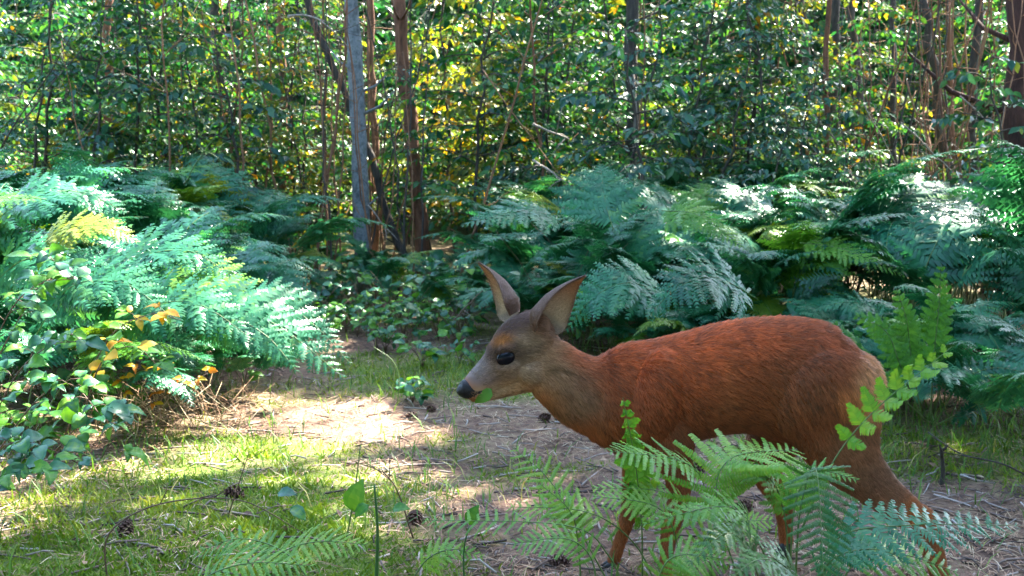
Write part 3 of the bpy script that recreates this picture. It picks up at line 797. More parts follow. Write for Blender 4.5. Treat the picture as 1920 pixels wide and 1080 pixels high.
# the left bank
for row, Y in enumerate(np.arange(4.5, 8.0, .42)):
    for x in np.arange(-3.9, -.75, .42):
        xx = x + rf.normal() * .1 + (.2 if row % 2 else 0); yy = Y + rf.normal() * .1
        edge = (-.85 - xx) + .0
        if xx > -1.0 - .25 * (yy - 4.5) or xx < -yy * .5 - .4: continue
        h = min(1.02, .42 + .42 * edge + .05 * (yy - 4.5)) * (.88 + .2 * rf.random())
        pxx, _ = pix(np.array([[xx, yy, .6]])); pxx = pxx[0]
        zone = 'outer left' if pxx < 60 else ('left' if pxx < 180 else ('middle' if pxx < 290 else ('right' if pxx < 400 else 'outer right')))
        dep = 'sunny front' if yy < 5.0 else ('second row' if yy < 5.6 else ('middle' if yy < 6.3 else ('back' if yy < 7 else 'furthest row')))
        bracken(xx, yy, h * 1.04, int(rf.integers(5, 8)), f'bracken in the {dep} of the left bank, {zone} part', 'bracken ferns in the left bank', 2000 + cnt)
        cnt += 1
for k, (xx, yy, h, nf, lab) in enumerate([(1.62, 3.45, .55, 5, 'bracken at the right edge behind the broken stub, tallest one'), (1.80, 3.15, .45, 5, 'bracken hanging in at the right edge above the dark twig'), (1.42, 3.85, .50, 4, 'bracken right behind the bright upright fern'), (1.95, 3.75, .62, 5, 'bracken at the right edge beyond the dark twig')]):
    bracken(xx, yy, h, nf, lab, 'bracken ferns near the right edge', 2500 + k)
# low growth between the banks
for k in range(30):
    yy = 6.2 + 3.0 * (k / 30); xx = -1.9 + 2.6 * ((k * .618) % 1) + rf.normal() * .1
    bracken(xx, yy, .40 + .12 * rf.random(), 4, 'low bracken between the banks ' + ('left of' if pix([[xx, yy, .3]])[0][0] < 600 else ('below' if pix([[xx, yy, .3]])[0][0] < 740 else 'right of')) + ' the pale grey trunk, ' + ('front' if yy < 7.2 else ('middle' if yy < 8.2 else 'back')) + ' row', 'low bracken ferns between the banks', 3000 + k, name='low_fern')

def curve_px(pts, n=8):
    return catmull(np.array([P(*p) for p in pts]), n)

def placed_frond(pts, label, mat, start=.25, width=.4, npin=18, form='bracken', up=(0, -.35, 1), seed=0, name='fern_frond', curl=0, fold=0, tint=.5, rrad=.0025, droop=.15, detail=1.0, cat='fern', group=None, roll=0.0):
    c = curve_px(pts)
    base = c[0].copy()
    u = np.tile(np.array(up, float), (len(c), 1)); tan = norm(np.gradient(c, axis=0))
    u = norm(u - (u * tan).sum(1)[:, None] * tan)
    B = Buf(); frond(B, c - base, u, start, width, npin, form, seed, rrad, fold, tint, curl, detail, droop)
    return tag(link(name, B.mesh('fern_frond', [M[mat], M['fern_stem']]), None, tuple(base)), label, cat, group)

# named fronds of the left bank (pixel x, pixel y, distance)
for a in [
    ([(90, 470, 4.9), (120, 400, 4.9), (130, 340, 4.95), (132, 293, 5.0)], 'tall upright bracken frond, the highest of the left bank', 'bracken', .2, .75, (0, -1, .15), 41),
    ([(60, 470, 4.1), (120, 430, 4.1), (200, 425, 4.1), (262, 455, 4.1)], 'yellowing bracken frond in the middle of the left bank', 'bracken_yellow', .1, .42, (0, -.5, 1), 42),
    ([(150, 560, 4.2), (240, 490, 4.2), (350, 470, 4.2), (440, 520, 4.15)], 'sunlit bracken frond arching to the right over the left bank', 'bracken', .12, .48, (0, -.6, 1), 43),
    ([(300, 600, 4.1), (400, 570, 4.1), (520, 610, 4.1), (650, 712, 4.05)], 'sunlit bracken frond drooping to the ground at the end of the left bank', 'bracken', .10, .38, (0.1, -.8, 1), 44),
    ([(360, 640, 4.0), (430, 600, 4.0), (500, 630, 4.0), (560, 700, 3.95)], 'sunlit frond hanging over the dry hollow of the left bank', 'bracken', .10, .40, (.1, -.9, .9), 45),
    ([(420, 570, 4.3), (510, 560, 4.3), (590, 610, 4.3), (660, 685, 4.25)], 'yellow tipped frond reaching furthest right from the left bank', 'bracken', .1, .3, (0.1, -.8, 1), 46),
    ([(-20, 420, 4.4), (60, 370, 4.4), (150, 360, 4.5), (240, 400, 4.5)], 'broad bluish frond below the tallest frond of the left bank', 'bracken', .1, .45, (0, -.6, 1), 47)]:
    placed_frond(a[0], a[1], a[2], a[3], a[4], 18, 'bracken', a[5], a[6], 'bracken_frond', tint=.6, group='single bracken fronds of the left bank')

for a in [
    ([(60, 640, 3.9), (130, 540, 3.9), (230, 530, 3.85), (330, 600, 3.8)], 'sunlit bracken frond low in front of the left bank, left one', 'bracken', .15, .42, (0, -.7, 1), 81),
    ([(180, 660, 3.95), (260, 580, 3.95), (370, 570, 3.9), (480, 640, 3.85)], 'sunlit bracken frond low in front of the left bank, right one', 'bracken', .15, .42, (0, -.7, 1), 82),
    ([(-40, 560, 4.0), (40, 490, 4.0), (130, 480, 4.0), (220, 530, 3.95)], 'sunlit bracken frond below the yellowing one of the left bank', 'bracken', .12, .45, (0, -.6, 1), 83),
    ([(240, 560, 4.4), (330, 520, 4.4), (430, 540, 4.35), (530, 600, 4.3)], 'sunlit bracken frond above the hollow of the left bank', 'fern', .12, .42, (0, -.7, 1), 84)]:
    placed_frond(a[0], a[1], a[2], a[3], a[4], 18, 'bracken', a[5], a[6], 'bracken_frond', tint=.75, group='single bracken fronds of the left bank')

# named fronds of the right bank
for a in [
    ([(1240, 395, 5.2), (1300, 400, 5.1), (1350, 430, 5.0), (1400, 470, 4.9)], 'bright green frond lying over the bracken above the back of the deer', 'fern', .05, .34, (0.1, -.8, 1), 51),
    ([(1500, 455, 5.0), (1570, 465, 4.9), (1640, 490, 4.8), (1700, 520, 4.8)], 'bright green frond lying over the bracken above the rump of the deer', 'fern', .05, .26, (0.1, -.8, 1), 52),
    ([(1060, 420, 5.6), (1000, 395, 5.5), (930, 405, 5.4), (862, 425, 5.3)], 'bluish frond reaching left from the right bank above the ears', 'bracken', .08, .42, (0, -.5, 1), 53),
    ([(1150, 430, 5.4), (1135, 380, 5.5), (1130, 340, 5.6), (1125, 306, 5.7)], 'upright bluish frond standing highest at the left end of the right bank', 'bracken', .1, .7, (0, -1, .2), 54),
    ([(1420, 560, 4.4), (1340, 520, 4.3), (1270, 540, 4.2), (1210, 600, 4.2)], 'dark bluish frond drooping just above the back of the deer', 'bracken', .08, .45, (-.1, -.8, 1), 55),
    ([(1260, 560, 4.7), (1180, 530, 4.6), (1110, 560, 4.6), (1060, 625, 4.6)], 'dark bluish frond drooping behind the neck of the deer', 'bracken', .08, .45, (-.1, -.8, 1), 56)]:
    placed_frond(a[0], a[1], a[2], a[3], a[4], 18, 'bracken', a[5], a[6], 'bracken_frond', tint=.55, group='single bracken fronds of the right bank')
# bright fern right of the rump: separate upright fronds from one crown
root = thing('buckler_fern', P(1740, 800, 3.7), 'bright green upright fern right behind the rump of the deer', 'fern')
for k, pts in enumerate([[(1730, 790, 3.7), (1690, 690, 3.6), (1660, 620, 3.6), (1600, 590, 3.6)], [(1730, 790, 3.7), (1710, 680, 3.65), (1700, 600, 3.6), (1680, 540, 3.6)], [(1745, 790, 3.7), (1750, 680, 3.65), (1760, 580, 3.65), (1765, 495, 3.65)],
                         [(1740, 790, 3.7), (1640, 700, 3.55), (1600, 650, 3.5), (1560, 600, 3.5)], [(1750, 800, 3.7), (1800, 720, 3.6), (1860, 690, 3.6), (1930, 700, 3.6)], [(1750, 800, 3.7), (1830, 760, 3.5), (1880, 740, 3.5), (1940, 770, 3.5)]]):
    c = curve_px(pts); B = Buf()
    frond(B, c - P(1740, 800, 3.7), np.tile([.1, -1, .35 if k < 3 else .9], (len(c), 1)), .35, .17 if k < 4 else .30, 13, 'lobed' if k < 4 else 'bracken', 700 + k, .0025, 0, .5 if k < 4 else .4)
    link('frond', B.mesh('frond', [M['fern' if k < 4 else 'bracken'], M['fern_stem']]), root)

# ------------------------------------------------------------------ foreground ferns round the deer
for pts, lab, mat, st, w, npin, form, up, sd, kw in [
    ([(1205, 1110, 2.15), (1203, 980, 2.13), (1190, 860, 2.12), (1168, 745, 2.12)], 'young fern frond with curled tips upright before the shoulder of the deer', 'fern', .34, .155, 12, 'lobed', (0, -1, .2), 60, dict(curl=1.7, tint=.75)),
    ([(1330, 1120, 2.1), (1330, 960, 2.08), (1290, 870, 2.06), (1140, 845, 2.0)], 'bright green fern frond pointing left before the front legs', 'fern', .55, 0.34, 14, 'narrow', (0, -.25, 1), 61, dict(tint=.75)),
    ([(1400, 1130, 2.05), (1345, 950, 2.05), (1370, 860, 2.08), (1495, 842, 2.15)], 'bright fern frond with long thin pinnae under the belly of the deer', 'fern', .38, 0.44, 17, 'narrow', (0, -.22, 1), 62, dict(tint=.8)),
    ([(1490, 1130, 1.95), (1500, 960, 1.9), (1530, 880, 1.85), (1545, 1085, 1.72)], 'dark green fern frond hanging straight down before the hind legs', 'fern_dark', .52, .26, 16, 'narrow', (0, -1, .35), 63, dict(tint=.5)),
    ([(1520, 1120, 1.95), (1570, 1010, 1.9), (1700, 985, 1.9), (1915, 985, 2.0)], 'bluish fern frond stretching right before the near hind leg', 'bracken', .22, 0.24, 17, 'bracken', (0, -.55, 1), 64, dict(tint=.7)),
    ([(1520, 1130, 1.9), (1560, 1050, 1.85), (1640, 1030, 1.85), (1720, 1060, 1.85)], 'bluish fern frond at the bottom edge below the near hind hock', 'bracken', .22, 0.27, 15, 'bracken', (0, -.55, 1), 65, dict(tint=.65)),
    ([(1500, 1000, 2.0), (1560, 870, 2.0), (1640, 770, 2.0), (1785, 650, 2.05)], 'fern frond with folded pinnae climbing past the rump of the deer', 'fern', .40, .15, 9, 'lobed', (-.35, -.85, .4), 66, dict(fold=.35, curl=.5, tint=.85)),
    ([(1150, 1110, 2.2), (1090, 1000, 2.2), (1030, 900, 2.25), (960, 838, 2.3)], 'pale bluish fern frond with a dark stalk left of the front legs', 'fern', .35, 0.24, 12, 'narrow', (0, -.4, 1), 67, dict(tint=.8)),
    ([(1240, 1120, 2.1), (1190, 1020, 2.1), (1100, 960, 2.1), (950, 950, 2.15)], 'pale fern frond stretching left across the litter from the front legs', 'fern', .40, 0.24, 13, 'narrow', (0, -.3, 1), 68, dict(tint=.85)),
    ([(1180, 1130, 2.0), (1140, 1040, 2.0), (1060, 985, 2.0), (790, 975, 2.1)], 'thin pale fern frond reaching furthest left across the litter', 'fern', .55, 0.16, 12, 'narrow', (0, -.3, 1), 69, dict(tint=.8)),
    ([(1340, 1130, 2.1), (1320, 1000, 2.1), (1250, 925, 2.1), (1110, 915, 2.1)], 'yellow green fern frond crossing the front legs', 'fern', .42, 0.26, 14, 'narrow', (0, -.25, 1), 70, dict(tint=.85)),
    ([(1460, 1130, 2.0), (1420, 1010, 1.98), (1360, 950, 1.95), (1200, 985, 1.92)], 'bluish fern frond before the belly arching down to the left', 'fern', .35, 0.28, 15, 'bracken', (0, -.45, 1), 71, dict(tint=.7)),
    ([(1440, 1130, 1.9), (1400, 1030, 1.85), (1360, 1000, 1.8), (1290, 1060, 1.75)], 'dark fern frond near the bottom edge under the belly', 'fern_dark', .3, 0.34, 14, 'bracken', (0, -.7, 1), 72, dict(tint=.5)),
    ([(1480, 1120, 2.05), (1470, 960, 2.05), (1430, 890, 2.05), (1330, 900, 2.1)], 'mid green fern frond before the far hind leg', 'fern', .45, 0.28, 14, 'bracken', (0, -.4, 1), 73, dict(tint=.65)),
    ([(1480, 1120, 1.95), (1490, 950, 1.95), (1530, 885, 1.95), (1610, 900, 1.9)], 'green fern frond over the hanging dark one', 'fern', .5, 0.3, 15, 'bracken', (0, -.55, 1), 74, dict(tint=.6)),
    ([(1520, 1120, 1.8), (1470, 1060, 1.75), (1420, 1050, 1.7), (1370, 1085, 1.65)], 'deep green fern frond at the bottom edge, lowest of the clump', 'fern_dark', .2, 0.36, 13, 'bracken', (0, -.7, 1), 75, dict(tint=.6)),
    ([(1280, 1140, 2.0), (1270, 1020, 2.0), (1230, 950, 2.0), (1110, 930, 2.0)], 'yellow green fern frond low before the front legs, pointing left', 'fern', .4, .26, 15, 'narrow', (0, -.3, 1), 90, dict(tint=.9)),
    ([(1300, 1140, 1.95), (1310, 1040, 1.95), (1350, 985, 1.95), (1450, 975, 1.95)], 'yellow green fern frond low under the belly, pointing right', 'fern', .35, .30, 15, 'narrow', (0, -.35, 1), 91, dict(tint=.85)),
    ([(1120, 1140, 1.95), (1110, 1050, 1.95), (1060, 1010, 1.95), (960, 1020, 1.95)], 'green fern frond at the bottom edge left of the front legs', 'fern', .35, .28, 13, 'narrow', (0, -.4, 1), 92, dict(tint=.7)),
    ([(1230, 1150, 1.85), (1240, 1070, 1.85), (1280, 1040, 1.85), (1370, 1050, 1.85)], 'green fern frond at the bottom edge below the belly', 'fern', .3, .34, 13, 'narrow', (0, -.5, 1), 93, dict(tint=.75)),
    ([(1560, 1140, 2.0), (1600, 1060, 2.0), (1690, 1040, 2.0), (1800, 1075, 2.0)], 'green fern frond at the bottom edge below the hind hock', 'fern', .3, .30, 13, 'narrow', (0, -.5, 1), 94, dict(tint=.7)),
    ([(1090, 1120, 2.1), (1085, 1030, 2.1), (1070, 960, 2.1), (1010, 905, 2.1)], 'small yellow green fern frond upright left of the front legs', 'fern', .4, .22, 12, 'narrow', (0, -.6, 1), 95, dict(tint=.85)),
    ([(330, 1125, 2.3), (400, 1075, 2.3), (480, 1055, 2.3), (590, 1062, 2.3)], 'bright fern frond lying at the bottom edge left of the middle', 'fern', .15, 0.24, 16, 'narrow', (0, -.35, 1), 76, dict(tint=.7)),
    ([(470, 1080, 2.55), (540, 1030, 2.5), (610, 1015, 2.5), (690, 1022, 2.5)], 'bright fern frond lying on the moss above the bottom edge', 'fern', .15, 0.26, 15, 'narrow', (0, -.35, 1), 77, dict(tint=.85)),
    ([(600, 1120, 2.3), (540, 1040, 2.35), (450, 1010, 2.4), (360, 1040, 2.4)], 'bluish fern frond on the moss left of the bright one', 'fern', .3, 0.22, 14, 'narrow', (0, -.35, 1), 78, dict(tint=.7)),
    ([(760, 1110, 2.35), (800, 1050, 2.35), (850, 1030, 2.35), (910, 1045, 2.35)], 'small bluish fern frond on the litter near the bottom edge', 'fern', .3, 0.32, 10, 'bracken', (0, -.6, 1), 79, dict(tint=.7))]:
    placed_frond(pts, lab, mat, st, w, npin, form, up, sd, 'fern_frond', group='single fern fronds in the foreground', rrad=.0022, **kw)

# ------------------------------------------------------------------ brambles and herbs
LEAFB_V, LEAFB_T = [], []
def bramble_leaf(seed, n=7):
    """broad toothed leaf along +x, length 1, folded along its midrib"""
    r_ = np.random.default_rng(seed)
    s = np.linspace(0, 1, n + 1)
    w = .36 * np.sin(math.pi * s ** .75) ** .8 * (1 - .15 * s); w[0] = .02; w[-1] = 0
    B = Buf(); v = []
    for i in range(n + 1):
        z = .08 * math.sin(s[i] * 2.6) - .22 * s[i] ** 2
        tooth = .012 if i % 2 else -.012
        for y in (-1, -.5, 0, .5, 1):
            v.append([s[i] + (.02 * abs(y)), y * (w[i] + (tooth if 0 < i < n else 0)), z + .10 * abs(y) * w[i] / .36 * 1.2 - .05 * y * y + r_.normal() * .006])
    t = []
    for i in range(n):
        for j in range(4):
            a = i * 5 + j; t += [[a, a + 5, a + 6], [a, a + 6, a + 1]]
    return np.array(v), np.array(t)
BL_MESH = {}
for mn in ('bramble', 'fern', 'yellow_leaf', 'orange_leaf', 'fern_dark'):
    BL_MESH[mn] = []
    for s in range(4):
        v, t = bramble_leaf(s)
        j_ = np.arange(len(t)) // 2
        tv = .33 + .12 * s + np.where((j_ % 4 == 1) | (j_ % 4 == 2), .10, -.06) + np.where((j_ // 4) % 2, .07, -.05) + np.random.default_rng(s).normal(size=len(t)) * .04
        BL_MESH[mn].append(make_mesh('leaf', v, t, M[mn], None, {'tint': ('FACE', tv)}, True))

def rot_from(d, up):
    d = norm(d); s = norm(np.cross(up, d)); n_ = np.cross(d, s)
    return Matrix(np.stack([d, s, n_], 1).tolist()).to_euler()

def leafy_cane(root, pts, nl, size, mat, r_, cane_r=.0025, tri=True, odd=None, face=(0, -.55, 1), name='cane'):
    """a cane with leaves (each leaf an object); pts local to root"""
    pts = np.asarray(pts, float)
    B = Buf(); B.add(*tube(pts, np.linspace(cane_r, cane_r * .5, len(pts)), 5))
    tan = norm(np.gradient(pts, axis=0))
    spots = []
    for k in range(nl):
        f = (.12 + .88 * (k + r_.random() * .6) / nl) * (len(pts) - 1); i = min(int(f), len(pts) - 2)
        b = pts[i] + (pts[i + 1] - pts[i]) * (f - i)
        az = k * 2.4 + r_.normal() * .5
        sd = norm(np.array([math.cos(az), math.sin(az) * .8, .25]) + tan[i] * .3)
        pe = b + sd * size * (.5 + .3 * r_.random())
        B.add(*tube(np.array([b, (b + pe) / 2 + [0, 0, .006], pe]), [cane_r * .5, cane_r * .4, cane_r * .35], 4))
        dirs = [sd]
        if tri:
            s_ = norm(np.cross(face, sd))
            dirs = [sd + np.array([0, 0, -.2]), norm(sd * .25 + s_), norm(sd * .25 - s_)]
        for q, d in enumerate(dirs):
            spots.append((pe, norm(d + r_.normal(size=3) * .15 + [0, 0, -.12]), size * (1 if q == 0 else .75) * (.45 + .65 * r_.random())))
    link(name, B.mesh('cane', [M['cane']], True), root)
    for pe, d, s in spots:
        m = mat
        if odd and r_.random() < odd[1]: m = odd[0]
        up = np.array(face) + r_.normal(size=3) * .35
        link('leaf', BL_MESH[m][int(r_.integers(0, 4))], root, tuple(pe), tuple(rot_from(d, up)), (s, s * (.7 + .5 * r_.random()), s * (.6 + 1.2 * r_.random())))

rb = np.random.default_rng(31)
# (canes as pixel paths, leaf count, leaf size, material, label)
for k, (paths, nl, size, mat, odd, lab) in enumerate([
    ([[(-60, 800, 3.3), (0, 620, 3.3), (60, 540, 3.3), (150, 520, 3.25)], [(-60, 780, 3.4), (40, 590, 3.5), (110, 500, 3.5), (60, 480, 3.5)]], 12, .072, 'bramble', ('fern', .45), 'bramble with big bluish leaves at the left edge, upper one'),
    ([[(-60, 900, 3.0), (20, 720, 3.0), (90, 650, 3.0), (160, 640, 2.95)], [(-40, 900, 3.05), (60, 760, 3.05), (130, 720, 3.05), (190, 780, 3.0)]], 12, .068, 'bramble', ('fern', .40), 'bramble with big bluish leaves at the left edge below the upper one'),
    ([[(-60, 980, 2.8), (0, 850, 2.8), (60, 830, 2.8), (150, 870, 2.75)], [(-60, 950, 2.75), (20, 880, 2.7), (90, 880, 2.7)]], 8, .072, 'bramble', ('fern', .3), 'bramble with broad leaves lying low at the left edge, the lowest'),
    ([[(120, 820, 3.5), (200, 640, 3.6), (280, 590, 3.6), (340, 600, 3.6)], [(150, 800, 3.5), (190, 680, 3.5), (250, 650, 3.5), (300, 690, 3.5)]], 5, .075, 'fern', ('yellow_leaf', .35), 'bramble with yellowing leaves over the dry hollow of the left bank'),
    ([[(100, 850, 3.1), (160, 790, 3.1), (220, 800, 3.05), (190, 860, 3.0)]], 6, .085, 'fern', ('bramble', .4), 'bright green low bramble right of the lowest one at the left edge'),
    ([[(210, 770, 3.75), (250, 700, 3.75), (330, 690, 3.7)], [(260, 770, 3.75), (330, 730, 3.7), (390, 700, 3.7)]], 4, .045, 'yellow_leaf', ('orange_leaf', .35), 'dry orange and yellow bramble leaves in the hollow of the left bank')]):
    base = P(*paths[0][0]); base[2] = float(gz(base[0], base[1]))
    root = thing('bramble', base, lab, 'bramble', 'brambles by the left bank')
    for p_ in paths:
        leafy_cane(root, curve_px(p_, 5) - base, nl + 3, size, mat, rb, tri=True, odd=odd)

def herb(x, y, h, nst, size, lab, group, mat='bramble', name='woodland_herb'):
    z = float(gz(x, y)); root = thing(name, (x, y, z), lab, 'plant', group)
    for k in range(nst):
        az = k * 2.4 + rb.random(); L = h * (.7 + .5 * rb.random())
        q = np.linspace(0, 1, 6)[:, None]
        pts = np.array([math.cos(az), math.sin(az), 0]) * L * .55 * q ** 1.5 + np.array([0, 0, 1]) * L * (q - .15 * q * q)
        leafy_cane(root, pts, 3, size, mat, rb, .0018, False if k % 2 else True, ('fern', .25), (0, -.4, 1), 'stem')
for px, py, h, nst, sz, lab in [
    (645, 625, .16, 4, .075, 'low broad leaved herb on the moss right of the left bank'),
    (720, 660, .22, 5, .08, 'broad leaved herb standing left of the muzzle of the deer'),
    (790, 695, .16, 5, .075, 'broad leaved herb on the grass nearest the muzzle of the deer'),
    (770, 755, .12, 5, .07, 'pale rosette of leaves at the edge of the bare path'),
    (860, 690, .12, 4, .06, 'small leafy herb just left of the nose of the deer'),
    (560, 620, .26, 5, .08, 'leafy herb in front of the low bracken, left one'),
    (820, 640, .25, 5, .08, 'leafy herb in the shade left of the far ear')]:
    Y = CAM_H * F / (py - 300) * .985
    herb((px - 960) / F * Y, Y, h, nst, sz, lab, 'low herbs beyond the path')
for px, py, h, nst, sz, lab in [
    (40, 860, .20, 5, .075, 'leafy herb under the lowest bramble at the left edge'), (130, 800, .22, 5, .07, 'leafy herb under the middle bramble at the left edge'),
    (220, 790, .16, 5, .06, 'small leafy herb left of the dry hollow'), (250, 720, .26, 6, .065, 'bright leafy herb at the back of the dry hollow, left one'), (380, 715, .22, 6, .06, 'bright leafy herb at the back of the dry hollow, right one'), (90, 700, .34, 6, .075, 'bright tall herb behind the brambles at the left edge'), (10, 720, .36, 6, .08, 'bright tall herb in the corner behind the left edge brambles'), (450, 735, .16, 5, .055, 'bright low herb under the drooping frond of the left bank'), (170, 770, .2, 5, .06, 'bright low herb right of the brambles at the left edge'), (60, 760, .3, 6, .08, 'tall leafy herb among the brambles at the left edge'),
    (160, 730, .3, 6, .075, 'leafy herb behind the brambles left of the dry hollow'), (300, 745, .14, 4, .05, 'small leafy herb in the dry hollow')]:
    Y = CAM_H * F / (py - 300)
    herb((px - 960) / F * Y, Y, h, nst, sz, lab, 'herbs under the brambles', 'fern' if px in (40, 220, 160, 250, 90, 10, 450, 170) else 'bramble')
for k in range(18):
    px = 500 + 400 * ((k * .618) % 1); py = 590 + 75 * (k / 18)
    if px < 660: py = min(py, 640)
    Y = CAM_H * F / (py - 300)
    herb((px - 960) / F * Y, Y, .20 + .08 * rb.random(), 5, .075, ('bright' if k % 2 else 'bluish') + ' green herb in the strip behind the path, ' + ('left of' if px < 640 else ('below' if px < 760 else 'right of')) + ' the grey trunk', 'herbs in the strip behind the path', 'fern' if k % 2 else 'bramble')
for k in range(26):
    Y = 6.0 + 2.2 * (k / 26); px = 470 + 460 * ((k * .618) % 1)
    herb((px - 960) / F * Y, Y, .34 + .15 * rb.random(), 5, .085, 'leafy bramble shoot ' + ('left of' if px < 600 else ('right before' if px < 740 else 'right of')) + ' the foot of the pale grey trunk, ' + ('front' if Y < 6.7 else ('middle' if Y < 7.4 else 'back')) + ' row', 'bramble shoots between the banks', name='bramble_shoot')
for k in range(16):
    Y = 5.4 + 2.6 * (k / 16); px = 1050 + 850 * ((k * .618) % 1)
    x = (px - 960) / F * Y
    herb(x, Y, .72 + .2 * rb.random(), 4, .095, 'bramble shoot growing up through the right bracken bank', 'bramble shoots in the right bank', name='bramble_shoot')

# ------------------------------------------------------------------ forest floor cover
def floor_points(n, x0, x1, y0, y1, fn, r_):
    x = r_.uniform(x0, x1, n); y = 1 / r_.uniform(1 / y1, 1 / y0, n)
    k = (r_.random(n) < fn(x, y)) & (np.abs(x) < y * .56 + .2)
    return x[k], y[k]
rg = np.random.default_rng(77)
# moss shoots
x, y = floor_points(190000, -3, 3, 2.0, 7, lambda a, b: np.clip(moss_mask(a, b) * 1.3 - .15, 0, 1), rg)
n = len(x); az = rg.random(n) * 6.28
d = np.stack([np.cos(az) * .8, np.sin(az) * .8, .5 + rg.random(n)], -1)
h = (.010 + .018 * rg.random(n)) * (.6 + .9 * vnoise(x * 7, y * 7, 41))
B_ = frames(d, rg.normal(size=(n, 3)))
v, t = scatter(BLADE_V, BLADE_T, np.stack([x, y, gz(x, y)], -1), B_, np.stack([h, h * .22, h], -1))
tint = np.clip(.25 + .5 * vnoise(x * 3, y * 3, 42) + rg.normal(size=n) * .12, 0, 1)
tag(link('moss', make_mesh('moss', v, t, M['moss'], None, {'tint': ('FACE', np.repeat(tint, 3))})), 'short yellow green moss covering the left foreground', 'moss', None, 'stuff')
# grass blades
def grass_density(a, b):
    g = lambda cx, cy, sx, sy: np.exp(-((a - cx) / sx) ** 2 - ((b - cy) / sy) ** 2)
    return np.clip(.95 * g(.1, 5.0, .6, .45) + .9 * g(-.5, 4.85, .35, .35) + .9 * g(1.7, 3.9, .7, .5) + .10 * g(-1.0, 2.9, .7, .7) + .5 * g(-1.1, 3.6, .35, .4) + .035 + .25 * (vnoise(a * 3, b * 3, 61) > .68), 0, 1)
x, y = floor_points(42000, -3, 3, 2.0, 7.5, grass_density, rg)
n = len(x); az = rg.random(n) * 6.28; le = .35 + .5 * rg.random(n)
d = np.stack([np.cos(az) * le, np.sin(az) * le, np.ones(n)], -1)
h = .03 + .07 * rg.random(n)
v, t = scatter(np.array([[0, .5, 0], [0, -.5, 0], [.5, .45, .05], [.5, -.45, .05], [1, 0, -.18]]), BLADE_T, np.stack([x, y, gz(x, y)], -1), frames(d, np.stack([-np.cos(az), -np.sin(az), le], -1)), np.stack([h, .0028 + h * .015, h], -1))
tint = np.clip(.4 + .3 * vnoise(x * 2, y * 2, 62) + rg.normal(size=n) * .2, 0, 1)
tag(link('grass', make_mesh('grass', v, t, M['grass'], None, {'tint': ('FACE', np.repeat(tint, 3))})), 'short green grass behind the path and under the rump', 'grass', None, 'stuff')
# pine needles
x, y = floor_points(150000, -3, 3, 1.9, 7, lambda a, b: np.clip(1.02 - moss_mask(a, b) * .88, 0, 1) * (.35 + .65 * vnoise(a * 5, b * 5, 71)), rg)
n = len(x); az = rg.random(n) * 6.28
d = np.stack([np.cos(az), np.sin(az), rg.normal(size=n) * .16], -1)
h = .03 + .05 * rg.random(n)
v, t = scatter(np.array([[-.5, .5, 0], [-.5, -.5, 0], [0, .5, .07], [0, -.5, .07], [.5, 0, 0]]), BLADE_T, np.stack([x, y, gz(x, y) + .002 + .008 * rg.random(n)], -1), frames(d, np.array([[0, 0, 1.0]]) + rg.normal(size=(n, 3)) * .3), np.stack([h, np.full(n, .0016) + .001 * rg.random(n), h], -1))
tint = np.clip(-.06 + .78 * vnoise(x * 2.3, y * 4.5, 72) + rg.normal(size=n) * .2, 0, 1)
tag(link('pine_needles', make_mesh('pine_needles', v, t, M['needle'], None, {'tint': ('FACE', np.repeat(tint, 3))})), 'dry pine needle litter covering the bare path', 'litter', None, 'stuff')
# small twigs and bark chips
B = Buf()
x, y = floor_points(4200, -2.5, 2.8, 2.1, 6, lambda a, b: np.clip(1 - moss_mask(a, b) * .75, .1, 1), rg)
for a, b in zip(x, y):
    az = rg.random() * 6.28; L = .02 + .07 * rg.random() ** 2; z = float(gz(a, b)) + .006
    e = np.array([math.cos(az) * L, math.sin(az) * L, rg.normal() * .006])
    m_ = np.array([a, b, z]); B.add(*tube(np.array([m_ - e, m_ + rg.normal(size=3) * .005, m_ + e]), .0016 + .002 * rg.random(), 4), 0, rg.random())
tag(link('twig_litter', B.mesh('twig_litter', [M['twig']])), 'small broken twigs strewn over the path', 'litter', None, 'stuff')
# fallen leaves, tan and red-brown
x, y = floor_points(1500, -2.2, 2.6, 2.1, 5.5, lambda a, b: np.full(len(a), .6) * (.3 + .7 * (vnoise(a * 3, b * 3, 81) > .5)), rg)
n = len(x); az = rg.random(n) * 6.28
v, t = scatter(LEAF_V, LEAF_T, np.stack([x, y, gz(x, y) + .008], -1), frames(np.stack([np.cos(az), np.sin(az), rg.normal(size=n) * .3], -1), np.array([[0, 0, 1.0]]) + rg.normal(size=(n, 3)) * .4), .014 + .022 * rg.random(n))
tag(link('leaf_litter', make_mesh('leaf_litter', v, t, M['needle'], None, {'tint': ('FACE', np.repeat(rg.random(n) * .8, 8))})), 'small dry brown leaves strewn over the path', 'litter', None, 'stuff')
# dry bracken stalks and dead leaves in the hollow of the left bank
B = Buf()
for k in range(190):
    a = np.array([rg.uniform(-1.55, -.95), rg.uniform(3.75, 4.25), 0]); a[2] = float(gz(a[0], a[1])) + rg.random() * .10
    e = np.array([rg.normal() * .09, rg.normal() * .06, rg.random() * .14])
    B.add(*tube(np.array([a, a + e * .5 + rg.normal(size=3) * .008, a + e]), [.0016, .0014, .0007], 3), 0, .3 + .6 * rg.random())
tag(link('dry_straw', B.mesh('dry_straw', [M['needle']])), 'dry straw and dead stalks in the hollow under the left bank', 'straw', None, 'stuff')

